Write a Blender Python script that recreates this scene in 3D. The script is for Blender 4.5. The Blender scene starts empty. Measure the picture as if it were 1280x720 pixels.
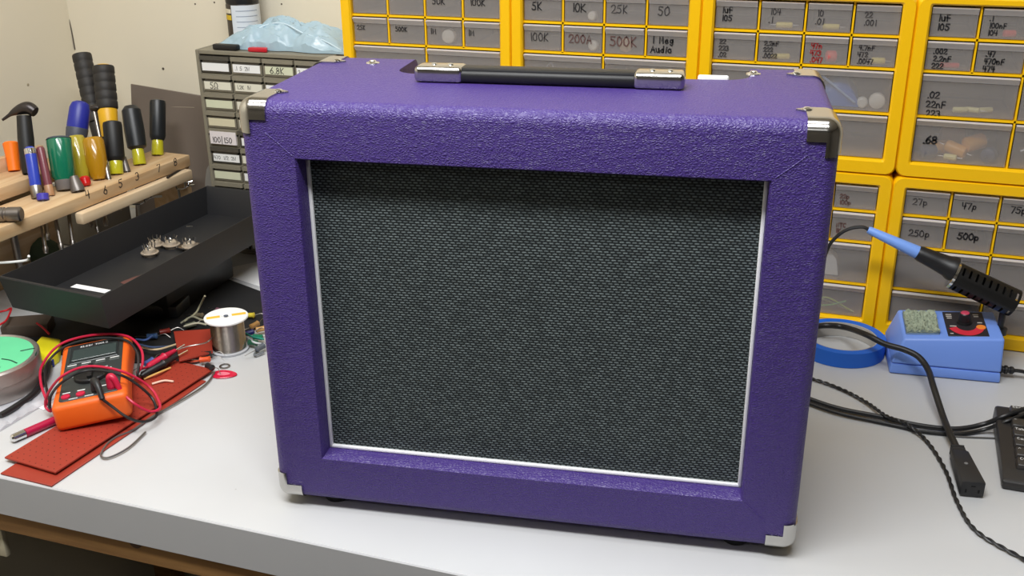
import bpy, bmesh, math, random
from mathutils import Vector, Matrix, noise
PI = math.pi
random.seed(7)
SC = bpy.context.scene
COL = SC.collection
# ------------------------------------------------------------------ camera (solved from the photograph)
CAM = Vector((0.2736, -0.8394, 0.6345)); YAW, PITCH, ROLL, FPX = -0.3274, 0.3919, -0.0078, 1299.53
_f = Vector((math.sin(YAW)*math.cos(PITCH), math.cos(YAW)*math.cos(PITCH), -math.sin(PITCH)))
_r = Vector((math.cos(YAW), -math.sin(YAW), 0)); _u = _r.cross(_f)
_c, _s = math.cos(ROLL), math.sin(ROLL)
_r, _u = _c*_r + _s*_u, -_s*_r + _c*_u
def ray(px, py): return _f + _r*((px-640)/FPX) - _u*((py-360)/FPX)
def G(px, py, z=0.0):
    d = ray(px, py); return CAM + d*((z-CAM.z)/d.z)
def Y(px, py, y):
    d = ray(px, py); return CAM + d*((y-CAM.y)/d.y)
def X(px, py, x):
    d = ray(px, py); return CAM + d*((x-CAM.x)/d.x)
def D(px, py, ref):                                    # point at the same depth as ref
    d = ray(px, py); return CAM + d*((Vector(ref)-CAM).dot(_f))
cam = bpy.data.cameras.new('camera'); co = bpy.data.objects.new('camera', cam); COL.objects.link(co)
cam.sensor_width = 36; cam.lens = FPX/1280*36; cam.clip_start = .01
m3 = Matrix((_r, _u, -_f)).transposed(); co.matrix_world = Matrix.Translation(CAM) @ m3.to_4x4()
SC.camera = co

# ------------------------------------------------------------------ materials
def S(r, g, b):                                        # sRGB 0-255 -> linear
    f = lambda c: (c/255)/12.92 if c/255 <= .04045 else (((c/255)+.055)/1.055)**2.4
    return (f(r), f(g), f(b), 1)
MATS = {}
def mat(name, rgb, rough=.5, metal=0, bump=None, spec=.5, var=None, trans=0, alpha=1, coat=0, ior=None):
    if name in MATS: return MATS[name]
    m = bpy.data.materials.new(name); m.use_nodes = True
    nt = m.node_tree; b = nt.nodes['Principled BSDF']
    c = S(*rgb); b.inputs['Base Color'].default_value = c
    b.inputs['Roughness'].default_value = rough; b.inputs['Metallic'].default_value = metal
    b.inputs['Specular IOR Level'].default_value = spec
    b.inputs['Transmission Weight'].default_value = trans
    b.inputs['Alpha'].default_value = alpha
    b.inputs['Coat Weight'].default_value = coat
    if ior: b.inputs['IOR'].default_value = ior
    tc = nt.nodes.new('ShaderNodeTexCoord')
    if var:                                            # (scale, amount): gentle colour variation
        n = nt.nodes.new('ShaderNodeTexNoise'); n.inputs['Scale'].default_value = var[0]; n.inputs['Detail'].default_value = 4
        nt.links.new(tc.outputs['Object'], n.inputs['Vector'])
        mx = nt.nodes.new('ShaderNodeMix'); mx.data_type = 'RGBA'
        k = var[1]
        mx.inputs[6].default_value = tuple(x*(1-k) for x in c[:3])+(1,); mx.inputs[7].default_value = tuple(min(1, x*(1+k)) for x in c[:3])+(1,)
        nt.links.new(n.outputs[0], mx.inputs[0]); nt.links.new(mx.outputs[2], b.inputs['Base Color'])
    if bump:                                           # (scale, strength, distance)
        n = nt.nodes.new('ShaderNodeTexNoise'); n.inputs['Scale'].default_value = bump[0]; n.inputs['Detail'].default_value = 3
        nt.links.new(tc.outputs['Object'], n.inputs['Vector'])
        bp = nt.nodes.new('ShaderNodeBump'); bp.inputs['Strength'].default_value = bump[1]; bp.inputs['Distance'].default_value = bump[2]
        nt.links.new(n.outputs[0], bp.inputs['Height']); nt.links.new(bp.outputs[0], b.inputs['Normal'])
    MATS[name] = m; return m
def nodes(m): return m.node_tree, m.node_tree.nodes['Principled BSDF']
def new(nt, t, **k):
    n = nt.nodes.new(t)
    for a, v in k.items(): n.inputs[a].default_value = v
    return n

def tolex():
    m = mat('purple_tolex', (67, 49, 119), .43, spec=.5); nt, b = nodes(m)
    tc = new(nt, 'ShaderNodeTexCoord')
    mp = new(nt, 'ShaderNodeMapping'); mp.inputs['Scale'].default_value = (1, 1, 1.5)
    nz = new(nt, 'ShaderNodeTexNoise', Scale=90.0, Detail=2.0)
    mixv = nt.nodes.new('ShaderNodeMix'); mixv.data_type = 'VECTOR'; mixv.inputs[0].default_value = .009
    nt.links.new(tc.outputs['Object'], mp.inputs[0]); nt.links.new(mp.outputs[0], nz.inputs['Vector'])
    nt.links.new(mp.outputs[0], mixv.inputs[4]); nt.links.new(nz.outputs['Color'], mixv.inputs[5])
    v = new(nt, 'ShaderNodeTexVoronoi', Scale=310.0); v.feature = 'DISTANCE_TO_EDGE'
    nt.links.new(mixv.outputs[1], v.inputs['Vector'])
    rp = nt.nodes.new('ShaderNodeMapRange'); rp.inputs[1].default_value = 0; rp.inputs[2].default_value = .35
    nt.links.new(v.outputs[0], rp.inputs[0])
    n2 = new(nt, 'ShaderNodeTexNoise', Scale=700.0, Detail=2.0); nt.links.new(mp.outputs[0], n2.inputs['Vector'])
    ad = nt.nodes.new('ShaderNodeMath'); ad.operation = 'MULTIPLY_ADD'; ad.inputs[1].default_value = .2
    nt.links.new(n2.outputs[0], ad.inputs[0]); nt.links.new(rp.outputs[0], ad.inputs[2])
    bp = new(nt, 'ShaderNodeBump', Strength=.55, Distance=.0009)
    nt.links.new(ad.outputs[0], bp.inputs['Height']); nt.links.new(bp.outputs[0], b.inputs['Normal'])
    return m
def grille():
    m = mat('grille_weave', (40, 46, 47), .7, spec=.3); nt, b = nodes(m)
    tc = new(nt, 'ShaderNodeTexCoord'); sp = new(nt, 'ShaderNodeSeparateXYZ'); nt.links.new(tc.outputs['Object'], sp.inputs[0])
    def mt(op, a, c=0.0, e=None):
        n = nt.nodes.new('ShaderNodeMath'); n.operation = op
        for k, v in enumerate((a, c, e)):
            if v is None: continue
            if isinstance(v, (int, float)): n.inputs[k].default_value = v
            else: nt.links.new(v, n.inputs[k])
        return n.outputs[0]
    bw, rh = .0058, .0026
    zr = mt('MULTIPLY', sp.outputs['Z'], 1/rh); row = mt('FLOOR', zr)
    xr = mt('MULTIPLY_ADD', row, .40, mt('MULTIPLY', sp.outputs['X'], 1/bw))   # each row of dashes shifts along: a twill
    fx = mt('ABSOLUTE', mt('SUBTRACT', mt('FRACT', xr), .5)); fz = mt('ABSOLUTE', mt('SUBTRACT', mt('FRACT', zr), .5))
    def soft(v, lo, hi):
        r = nt.nodes.new('ShaderNodeMapRange'); r.interpolation_type = 'SMOOTHSTEP'
        r.inputs[1].default_value = lo; r.inputs[2].default_value = hi; r.inputs[3].default_value = 1; r.inputs[4].default_value = 0
        nt.links.new(v, r.inputs[0]); return r.outputs[0]
    mask = mt('MULTIPLY', soft(fx, .18, .5), soft(fz, .08, .44))
    cid = nt.nodes.new('ShaderNodeCombineXYZ'); nt.links.new(mt('FLOOR', xr), cid.inputs[0]); nt.links.new(row, cid.inputs[1])
    wn = nt.nodes.new('ShaderNodeTexWhiteNoise'); wn.noise_dimensions = '2D'; nt.links.new(cid.outputs[0], wn.inputs['Vector'])
    k = mt('MULTIPLY', mask, mt('MULTIPLY_ADD', wn.outputs['Value'], .55, .5))
    mx = nt.nodes.new('ShaderNodeMix'); mx.data_type = 'RGBA'; mx.inputs[6].default_value = S(22, 27, 28); mx.inputs[7].default_value = S(118, 129, 130)
    nt.links.new(k, mx.inputs[0]); nt.links.new(mx.outputs[2], b.inputs['Base Color'])
    bp = new(nt, 'ShaderNodeBump', Strength=.5, Distance=.0007); nt.links.new(mask, bp.inputs['Height']); nt.links.new(bp.outputs[0], b.inputs['Normal'])
    return m
def wood(name, a, c, scale=1.0, axis=1):
    m = mat(name, a, .6, spec=.3); nt, b = nodes(m)
    tc = new(nt, 'ShaderNodeTexCoord'); mp = new(nt, 'ShaderNodeMapping')
    sc = [38*scale]*3; sc[axis] = 3*scale; mp.inputs['Scale'].default_value = sc
    n = new(nt, 'ShaderNodeTexNoise', Scale=1.6, Detail=6.0, Distortion=.6)
    nt.links.new(tc.outputs['Object'], mp.inputs[0]); nt.links.new(mp.outputs[0], n.inputs['Vector'])
    r = nt.nodes.new('ShaderNodeValToRGB'); r.color_ramp.elements[0].position = .35; r.color_ramp.elements[1].position = .7
    r.color_ramp.elements[0].color = S(*c); r.color_ramp.elements[1].color = S(*a)
    nt.links.new(n.outputs[0], r.inputs[0]); nt.links.new(r.outputs[0], b.inputs['Base Color'])
    return m
def frosted(name, rgb, clear=.45, rough=.3):           # translucent drawer plastic, plastic bags
    m = bpy.data.materials.new(name); m.use_nodes = True; nt = m.node_tree; nt.nodes.clear()
    o = nt.nodes.new('ShaderNodeOutputMaterial'); p = nt.nodes.new('ShaderNodeBsdfPrincipled')
    p.inputs['Base Color'].default_value = S(*rgb); p.inputs['Roughness'].default_value = rough
    t = nt.nodes.new('ShaderNodeBsdfTransparent'); mx = nt.nodes.new('ShaderNodeMixShader'); mx.inputs[0].default_value = clear
    nt.links.new(p.outputs[0], mx.inputs[1]); nt.links.new(t.outputs[0], mx.inputs[2]); nt.links.new(mx.outputs[0], o.inputs[0])
    return m
def laminate():
    m = mat('desk_laminate', (205, 206, 206), .38, spec=.45); nt, b = nodes(m)
    tc = new(nt, 'ShaderNodeTexCoord')
    n = new(nt, 'ShaderNodeTexNoise', Scale=3.0, Detail=5.0); nt.links.new(tc.outputs['Object'], n.inputs['Vector'])
    r = nt.nodes.new('ShaderNodeValToRGB'); r.color_ramp.elements[0].position = .3; r.color_ramp.elements[1].position = .7
    r.color_ramp.elements[0].color = S(188, 188, 188); r.color_ramp.elements[1].color = S(195, 196, 198)
    nt.links.new(n.outputs[0], r.inputs[0])
    v = new(nt, 'ShaderNodeTexVoronoi', Scale=26.0); nt.links.new(tc.outputs['Object'], v.inputs['Vector'])   # sparse specks of dirt
    lt = nt.nodes.new('ShaderNodeMath'); lt.operation = 'LESS_THAN'; lt.inputs[1].default_value = .035
    nt.links.new(v.outputs['Distance'], lt.inputs[0])
    mx = nt.nodes.new('ShaderNodeMix'); mx.data_type = 'RGBA'; mx.inputs[7].default_value = S(120, 115, 108)
    sc2 = nt.nodes.new('ShaderNodeMath'); sc2.operation = 'MULTIPLY'; sc2.inputs[1].default_value = .35
    nt.links.new(lt.outputs[0], sc2.inputs[0])
    nt.links.new(sc2.outputs[0], mx.inputs[0]); nt.links.new(r.outputs[0], mx.inputs[6]); nt.links.new(mx.outputs[2], b.inputs['Base Color'])
    n3 = new(nt, 'ShaderNodeTexNoise', Scale=6.0, Detail=3.0); nt.links.new(tc.outputs['Object'], n3.inputs['Vector'])
    mr = nt.nodes.new('ShaderNodeMapRange'); mr.inputs[3].default_value = .3; mr.inputs[4].default_value = .5
    nt.links.new(n3.outputs[0], mr.inputs[0]); nt.links.new(mr.outputs[0], b.inputs['Roughness'])
    return m

TOLEX = tolex(); GRILLE = grille(); LAM = laminate()
WOOD = wood('pine_wood', (216, 188, 150), (198, 162, 120)); WOODX = wood('apron_wood', (150, 112, 68), (112, 80, 46), 1, 0)
PALEWOOD = wood('pale_wood', (228, 208, 176), (212, 184, 148))
NICKEL = mat('nickel', (186, 184, 180), .16, 1); CHROME = mat('chrome', (225, 225, 225), .12, 1); STEEL = mat('brushed_steel', (160, 155, 150), .35, 1)
YELLOW = mat('yellow_plastic', (244, 190, 8), .38, spec=.4)
DRAWER = frosted('drawer_plastic', (172, 166, 162), .66, .24); LIP = frosted('drawer_lip_plastic', (222, 218, 218), .28, .28)
BLACKP = mat('black_plastic', (24, 24, 26), .42); BLACKR = mat('black_rubber', (20, 20, 21), .5); CABLE = mat('black_cable', (26, 26, 28), .45)
INK = mat('black_marker_ink', (22, 20, 22), .6); REDINK = mat('red_marker_ink', (150, 30, 30), .6); BROWNINK = mat('faded_marker_ink', (92, 62, 58), .6)
FADED = mat('faded_black_marker_ink', (52, 48, 48), .6)
WHITEP = mat('white_plastic', (236, 236, 234), .4); PAPER = mat('white_paper', (236, 237, 238), .8); WHITEINK = mat('white_print', (225, 225, 225), .6)
GREYCAB = mat('grey_cabinet_plastic', (128, 122, 106), .5, var=(9, .06)); GREYDARK = mat('smoked_drawer_plastic', (72, 69, 62), .3)
ORANGE = mat('orange_rubber', (230, 98, 22), .5, bump=(900, .08, .0004)); DARKFACE = mat('dark_meter_face', (52, 56, 55), .45); SCREEN = mat('unlit_screen', (62, 72, 70), .2)
REDLEAD = mat('red_lead_rubber', (190, 26, 62), .4); REDBOARD = mat('red_phenolic_board', (150, 48, 31), .55, var=(14, .08))
BLUEP = mat('blue_plastic', (116, 152, 232), .42); BLUETAPE = mat('blue_masking_tape', (28, 100, 204), .6, bump=(300, .15, .0004))

# ------------------------------------------------------------------ mesh helpers
def V(*a): return Vector(a)
def bm_(): return bmesh.new()
def box(bm, x0, x1, y0, y1, z0, z1, bev=0, seg=2, M=None):
    t = bmesh.new(); bmesh.ops.create_cube(t, size=1)
    for v in t.verts: v.co = V(x0+(x1-x0)*(v.co.x+.5), y0+(y1-y0)*(v.co.y+.5), z0+(z1-z0)*(v.co.z+.5))
    if bev: bmesh.ops.bevel(t, geom=t.edges[:], offset=bev, segments=seg, affect='EDGES', profile=.5)
    merge(bm, t, M); return bm
def merge(bm, t, M=None):
    if M is not None: t.transform(M)
    me = bpy.data.meshes.new('tmp'); t.to_mesh(me); t.free(); bm.from_mesh(me); bpy.data.meshes.remove(me)
def frame_of(d):
    d = Vector(d).normalized(); a = V(0, 0, 1) if abs(d.z) < .95 else V(1, 0, 0)
    u = d.cross(a).normalized(); w = d.cross(u).normalized(); return d, u, w
def lathe(bm, p, d, prof, n=24, close=True):           # prof: (distance along axis, radius)
    d, u, w = frame_of(d); p = Vector(p); rings = []
    for t, r in prof:
        rings.append([bm.verts.new(p + d*t + (u*math.cos(2*PI*k/n) + w*math.sin(2*PI*k/n))*max(r, 1e-5)) for k in range(n)])
    for a, b in zip(rings, rings[1:]):
        for k in range(n): bm.faces.new((a[k], a[(k+1) % n], b[(k+1) % n], b[k]))
    if close: bm.faces.new(rings[0][::-1]); bm.faces.new(rings[-1])
    return bm
def cyl(bm, p0, p1, r0, r1=None, n=20):
    p0, p1 = Vector(p0), Vector(p1); return lathe(bm, p0, p1-p0, [(0, r0), ((p1-p0).length, r0 if r1 is None else r1)], n)
def ring(bm, c, ro, ri, z0, z1, n=48):                  # vertical-axis ring
    c = Vector(c); P = [(ro, z0), (ro, z1), (ri, z1), (ri, z0)]
    vs = [[bm.verts.new(c + V(r*math.cos(2*PI*k/n), r*math.sin(2*PI*k/n), z)) for k in range(n)] for r, z in P]
    for i in range(4):
        a, b = vs[i], vs[(i+1) % 4]
        for k in range(n): bm.faces.new((a[k], a[(k+1) % n], b[(k+1) % n], b[k]))
    return bm
def smooth_path(pts, k=8):
    P = [Vector(p) for p in pts]
    if len(P) < 3: return P
    P = [P[0]*2-P[1]] + P + [P[-1]*2-P[-2]]; out = []
    for i in range(1, len(P)-2):
        a, b, c, d = P[i-1:i+3]
        for j in range(k):
            t = j/k
            out.append(.5*((2*b) + (c-a)*t + (2*a-5*b+4*c-d)*t*t + (3*b-a-3*c+d)*t**3))
    out.append(P[-2]); return out
def tube(bm, pts, r, n=10, k=8):
    P = smooth_path(pts, k); rings = []; u = None
    for i, p in enumerate(P):
        d = (P[min(i+1, len(P)-1)]-P[max(i-1, 0)]).normalized()
        if u is None: u = frame_of(d)[1]
        u = (u - d*u.dot(d)).normalized(); w = d.cross(u)
        rr = r(i/(len(P)-1)) if callable(r) else r
        rings.append([bm.verts.new(p + (u*math.cos(2*PI*q/n) + w*math.sin(2*PI*q/n))*rr) for q in range(n)])
    for a, b in zip(rings, rings[1:]):
        for q in range(n): bm.faces.new((a[q], a[(q+1) % n], b[(q+1) % n], b[q]))
    bm.faces.new(rings[0][::-1]); bm.faces.new(rings[-1]); return bm
def prism(bm, pts, z0, z1, bev=0, seg=2, M=None):       # outline in xy extruded in z
    t = bmesh.new(); a = [t.verts.new((x, y, z0)) for x, y in pts]; f = t.faces.new(a)
    r = bmesh.ops.extrude_face_region(t, geom=[f]); vs = [g for g in r['geom'] if isinstance(g, bmesh.types.BMVert)]
    for v in vs: v.co.z = z1
    bmesh.ops.recalc_face_normals(t, faces=t.faces[:])
    if bev: bmesh.ops.bevel(t, geom=t.edges[:], offset=bev, segments=seg, affect='EDGES', profile=.5)
    merge(bm, t, M); return bm
def rrect(w, h, r, n=6, cx=0, cy=0):
    o = []
    for sx, sy, a0 in ((1, 1, 0), (-1, 1, 90), (-1, -1, 180), (1, -1, 270)):
        for k in range(n+1):
            a = math.radians(a0+90*k/n); o.append((cx+sx*(w/2-r)+r*math.cos(a), cy+sy*(h/2-r)+r*math.sin(a)))
    return o
def hexa(bm, P, bev=0, seg=2, M=None):                  # 8 corners: bottom 4 ccw, top 4 ccw
    t = bmesh.new(); v = [t.verts.new(p) for p in P]
    for f in ((3, 2, 1, 0), (4, 5, 6, 7), (0, 1, 5, 4), (1, 2, 6, 5), (2, 3, 7, 6), (3, 0, 4, 7)): t.faces.new([v[i] for i in f])
    if bev: bmesh.ops.bevel(t, geom=t.edges[:], offset=bev, segments=seg, affect='EDGES', profile=.5)
    merge(bm, t, M); return bm
def link(name, bm, m, parent=None, smooth=35):
    bmesh.ops.recalc_face_normals(bm, faces=bm.faces[:])
    me = bpy.data.meshes.new(name); bm.to_mesh(me); bm.free(); return link_me(name, me, m, parent, smooth)
def link_me(name, me, m, parent=None, smooth=35):
    if m is not None:
        me.materials.clear(); me.materials.append(m)
    if smooth:
        me.shade_smooth(); me.set_sharp_from_angle(angle=math.radians(smooth))
    o = bpy.data.objects.new(name, me); COL.objects.link(o)
    if parent: o.parent = parent
    return o
def tag(o, label, cat, group=None, kind=None):
    o['label'] = label; o['category'] = cat
    if group: o['group'] = group
    if kind: o['kind'] = kind
    return o
def thing(name, label, cat, loc=(0, 0, 0), rz=0, group=None):
    o = bpy.data.objects.new(name, None); COL.objects.link(o); o.location = loc; o.rotation_euler = (0, 0, rz); o.empty_display_size = .02
    return tag(o, label, cat, group)
def struct(name, bm, m, parent=None):
    o = link(name, bm, m, parent)
    if parent is None: o['kind'] = 'structure'
    return o
def copy_tree(o, parent=None):
    c = o.copy(); COL.objects.link(c)
    if parent: c.parent = parent
    for ch in [x for x in bpy.data.objects if x.parent == o]: copy_tree(ch, c)
    return c

# ------------------------------------------------------------------ handwriting: stroke letters
def arc(cx, cy, rx, ry, a0, a1, n=10): return [(cx+rx*math.cos(math.radians(a0+(a1-a0)*i/n)), cy+ry*math.sin(math.radians(a0+(a1-a0)*i/n))) for i in range(n+1)]
GL = {
 '0': [arc(.3, .5, .28, .5, 90, 450, 14)], '1': [[(.3, 1), (.3, 0)]], 'l': [[(.2, 1), (.2, 0)]],
 '2': [arc(.3, .72, .26, .28, 170, -40)+[(.03, 0), (.6, .02)]], '3': [arc(.25, .74, .28, .26, 150, -80)+arc(.25, .26, .3, .27, 80, -150)],
 '4': [[(.1, 1), (.05, .45), (.6, .45)], [(.48, .95), (.46, 0)]], '5': [[(.58, 1), (.12, 1), (.1, .58)]+arc(.26, .32, .3, .32, 100, -140)],
 '6': [[(.45, 1), (.15, .6)]+arc(.3, .28, .27, .28, 160, 520, 14)], '7': [[(.02, 1), (.58, 1), (.25, 0)]], '8': [arc(.3, .76, .22, .24, -90, 270, 12), arc(.3, .26, .27, .26, 90, 450, 12)],
 '9': [arc(.28, .7, .24, .28, 0, 360, 12)+[(.48, 0)]], '.': [[(.1, .04), (.18, .0)]], '/': [[(.5, 1.1), (.1, -.1)]], '|': [[(.2, 1.25), (.2, -.25)]],
 'K': [[(.08, 1), (.08, 0)], [(.58, 1), (.1, .45), (.6, 0)]], 'M': [[(.02, 0), (.1, 1), (.35, .3), (.6, 1), (.68, 0)]], 'A': [[(.0, 0), (.3, 1), (.6, 0)], [(.12, .38), (.5, .38)]],
 'F': [[(.1, 0), (.1, 1), (.55, 1)], [(.1, .52), (.48, .52)]], 'u': [[(.05, .6)]+arc(.28, .2, .22, .2, 180, 360, 8)+[(.5, .6)], [(.5, .6), (.52, 0)]],
 'n': [[(.06, .6), (.06, 0)], arc(.28, .35, .22, .25, 180, 0, 8)+[(.5, 0)]], 'p': [[(.08, .6), (.08, -.3)], arc(.28, .32, .22, .28, 150, -150, 10)], 'e': [[(.06, .3), (.5, .32)]+arc(.28, .3, .24, .3, 10, 320, 10)],
 'g': [arc(.28, .34, .22, .26, 0, 360, 10), [(.5, .6), (.5, -.15), (.3, -.32), (.08, -.2)]], 'd': [arc(.25, .28, .22, .28, 0, 360, 10), [(.48, 1), (.48, 0)]], 'i': [[(.15, .55), (.15, 0)], [(.15, .8), (.16, .84)]], 'o': [arc(.28, .3, .24, .3, 90, 450, 10)],
 'W': [[(0, 1), (.18, 0), (.35, .7), (.52, 0), (.7, 1)]], 'Ω': [[(.0, 0), (.2, 0)]+arc(.35, .55, .3, .42, 235, -55, 12)+[(.5, 0), (.7, 0)]],
 'C': [arc(.33, .5, .3, .5, 50, 310, 10)], 'E': [[(.55, 1), (.08, 1), (.08, 0), (.55, 0)], [(.08, .5), (.48, .5)]], 'L': [[(.08, 1), (.08, 0), (.5, 0)]], 'T': [[(0, 1), (.6, 1)], [(.3, 1), (.3, 0)]],
 'I': [[(.2, 1), (.2, 0)]], 'N': [[(.06, 0), (.06, 1), (.55, 0), (.55, 1)]], 'O': [arc(.32, .5, .3, .5, 90, 450, 14)], 'S': [arc(.3, .75, .26, .25, 40, 270, 8)+arc(.3, .25, .28, .25, 90, -140, 8)],
 's': [arc(.25, .45, .2, .15, 40, 270, 6)+arc(.25, .15, .22, .15, 90, -140, 6)], 'c': [arc(.28, .3, .25, .3, 50, 310, 8)], 't': [[(.2, .95), (.2, .1), (.35, 0)], [(.02, .65), (.4, .65)]], 'r': [[(.08, .6), (.08, 0)], [(.08, .4), (.2, .58), (.4, .58)]],
 'a': [arc(.25, .3, .22, .3, 0, 360, 10), [(.48, .6), (.5, 0)]], 'k': [[(.08, 1), (.08, 0)], [(.45, .6), (.1, .28), (.48, 0)]], 'h': [[(.06, 1), (.06, 0)], arc(.27, .35, .21, .25, 180, 0, 8)+[(.48, 0)]], 'b': [[(.08, 1), (.08, 0)], arc(.28, .3, .22, .3, 180, -180, 10)],
 '-': [[(.05, .45), (.5, .45)]], ' ': [], 'D': [[(.06, 0), (.06, 1)]+arc(.06, .5, .5, .5, 90, -90, 10)], 'R': [[(.06, 0), (.06, 1)]+arc(.1, .74, .42, .26, 90, -90, 8)+[(.58, 0)]], 'G': [arc(.33, .5, .3, .5, 45, 350, 12)+[(.36, .48)]], 'P': [[(.06, 0), (.06, 1)]+arc(.1, .72, .44, .28, 90, -90, 8)],
 '+': [[(.05, .5), (.55, .5)], [(.3, .8), (.3, .2)]], '^': [[(.05, .4), (.3, .9), (.55, .4)]],
}
WIDE = {'M': .85, 'W': .85, 'Ω': .85, '1': .45, '.': .32, 'i': .35, 'l': .4, 'I': .42, '|': .45, '/': .6}
def writing(bm, lines, h, w, gap=1.45, jit=.05, M=None):   # text in local x (right) / z (up), facing -y, top left of first line at the origin
    rnd = random.Random(str(lines)); t = bmesh.new()
    for li, tx in enumerate(lines):
        x = rnd.uniform(0, .3)*h; z0 = -h - li*h*gap
        for ch in tx:
            for st in GL.get(ch, []):
                pts = [V(x + px*h + rnd.uniform(-jit, jit)*h, 0, z0 + pz*h + rnd.uniform(-jit, jit)*h*.6) for px, pz in st]
                L = []; R = []
                for i, p in enumerate(pts):
                    d = (pts[min(i+1, len(pts)-1)]-pts[max(i-1, 0)])
                    d = d.normalized() if d.length > 1e-9 else V(1, 0, 0)
                    nrm = V(-d.z, 0, d.x)*w/2
                    if i == 0: p = p - d*w/2
                    if i == len(pts)-1: p = p + d*w/2
                    L.append(t.verts.new(p+nrm)); R.append(t.verts.new(p-nrm))
                for i in range(len(pts)-1): t.faces.new((L[i], R[i], R[i+1], L[i+1]))
            x += h*(WIDE.get(ch, .72)+.06)
    merge(bm, t, M); return bm
def ROT(rz=0, loc=(0, 0, 0)): return Matrix.Translation(loc) @ Matrix.Rotation(rz, 4, 'Z')

# ================================================================== ROOM
XW, YW, XR, YF, ZF, ZC = -1.15, .785, 2.4, -2.6, -.92, 1.55
wallm = mat('cream_wall_paint', (230, 221, 200), .7, var=(2.5, .03), bump=(60, .06, .002))
floorm = mat('dark_floor', (46, 42, 40), .7, var=(6, .2)); ceilm = mat('white_ceiling', (225, 222, 214), .8)
struct('floor', box(bm_(), XW-.1, XR+.1, YF-.1, YW+.1, ZF-.1, ZF), floorm)
struct('ceiling', box(bm_(), XW-.1, XR+.1, YF-.1, YW+.1, ZC, ZC+.1), ceilm)
struct('wall_back', box(bm_(), XW-.1, XR+.1, YW, YW+.1, ZF, ZC), wallm)
wl = struct('wall_left', box(bm_(), XW-.1, XW, YF, YW, ZF, ZC), wallm)
struct('wall_right', box(bm_(), XR, XR+.1, YF, YW, ZF, ZC), mat('taupe_wall_paint', (120, 114, 106), .8))
struct('wall_front', box(bm_(), XW-.1, XR+.1, YF-.1, YF, ZF, ZC), mat('taupe_wall_paint', (120, 114, 106), .8))
scr = mat('wall_pit', (84, 74, 62), .8)
wb = bpy.data.objects['wall_back']
for px, py, r in ((87, 93, .0028), (90, 118, .0034), (204, 86, .003), (244, 5, .0018), (268, 3, .0018), (352, 5, .0018)):
    p = Y(px, py, YW); b = bm_(); lathe(b, p+V(0, .002, 0), V(0, -1, 0), [(0, r), (.0026, r*.8)], 9); link('nail_hole', b, scr, wb)
p = X(35, 106, XW); b = bm_(); lathe(b, p-V(.002, 0, 0), V(1, 0, 0), [(0, .003), (.0026, .0025)], 9); link('nail_hole', b, mat('light_pit', (170, 158, 132), .8), wl)
b = bm_(); pts = [Y(80, 0, YW), Y(83, 14, YW), Y(86, 23, YW), Y(90, 40, YW), Y(94, 62, YW)]
tube(b, [q+V(0, -.0005, 0) for q in pts], .0011, 6, 3); link('seam_crack', b, scr, wb)

# ================================================================== DESK
desk = thing('workbench', 'long light grey laminate workbench with a thick front edge and wooden apron', 'workbench')
YD = -.0835
link('tabletop', box(bm_(), XW+.002, 1.6, YD+.002, YW-.002, -.045, 0, .001, 1), LAM, desk)
link('edge_band', box(bm_(), XW+.002, 1.6, YD-.001, YD+.0018, -.05, .0002, .0006, 1), mat('grey_edge_laminate', (176, 176, 178), .5, var=(8, .04)), desk)
link('apron', box(bm_(), XW+.002, 1.6, YD+.004, YD+.03, -.078, -.0455, .001, 1), WOODX, desk)
for x in (-1.1, .25, 1.5):
    for y in (YD+.05, YW-.08): link('leg', box(bm_(), x, x+.045, y, y+.045, ZF, -.046, .002, 1), WOODX, desk)
p = Y(168, 671, YD+.004); b = bm_(); lathe(b, V(p.x, YD+.0045, -.0505), V(0, -1, 0), [(0, .0085), (.0012, .0085), (.0014, .006)], 16); link('knot', b, mat('dark_knot', (74, 50, 36), .7), desk)
p = Y(4, 665, YD+.02); b = bm_(); box(b, p.x-.02, p.x+.006, YD+.012, YD+.02, p.z-.03, p.z+.008, .002); lathe(b, V(p.x-.002, YD+.012, p.z-.004), V(0, -1, 0), [(0, .004), (.003, .003)], 12)
link('bracket', b, mat('cream_metal', (196, 186, 160), .4), desk)

# ================================================================== SPEAKER CABINET
TH = math.radians(7.6); CW, CH, CD, RR = .53, .4223, .2345, .012
amp = thing('speaker_cabinet', 'large purple leather-textured guitar speaker cabinet with black grille cloth', 'speaker cabinet', (0, 0, 0), TH)
Z0 = .012
def solid(bm):
    bmesh.ops.recalc_face_normals(bm, faces=bm.faces[:])
    me = bpy.data.meshes.new('s'); bm.to_mesh(me); bm.free(); o = bpy.data.objects.new('s', me); COL.objects.link(o); return o
base = solid(box(bm_(), -CW/2, CW/2, 0, CD, Z0, Z0+CH, RR, 6))
OX0, OX1, OZ0, OZ1, RD = -CW/2+.0539, CW/2-.0539, Z0+.0531, Z0+CH-.0534, .0262
cut1 = solid(box(bm_(), OX0, OX1, -.02, RD, OZ0, OZ1))
cut1b = solid(hexa(bm_(), [(OX0-.0022, -.001, OZ0-.0022), (OX1+.0022, -.001, OZ0-.0022), (OX1, .0022, OZ0), (OX0, .0022, OZ0), (OX0-.0022, -.001, OZ1+.0022), (OX1+.0022, -.001, OZ1+.0022), (OX1, .0022, OZ1), (OX0, .0022, OZ1)]))
np_ = []
for k in range(9):
    a = math.radians(180+90*k/8); np_.append((-.138+.022*math.cos(a), .168+.022*math.sin(a)))
for k in range(9):
    a = math.radians(270+90*k/8); np_.append((.168+.026*math.cos(a), .188+.026*math.sin(a)))
np_ += [(.194, CD+.05), (-.16, CD+.05)]
cut2 = solid(prism(bm_(), np_, Z0+CH-.07, Z0+CH+.05))
for c in (cut1, cut1b, cut2):
    md = base.modifiers.new('b', 'BOOLEAN'); md.operation = 'DIFFERENCE'; md.object = c; md.solver = 'EXACT'
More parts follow.
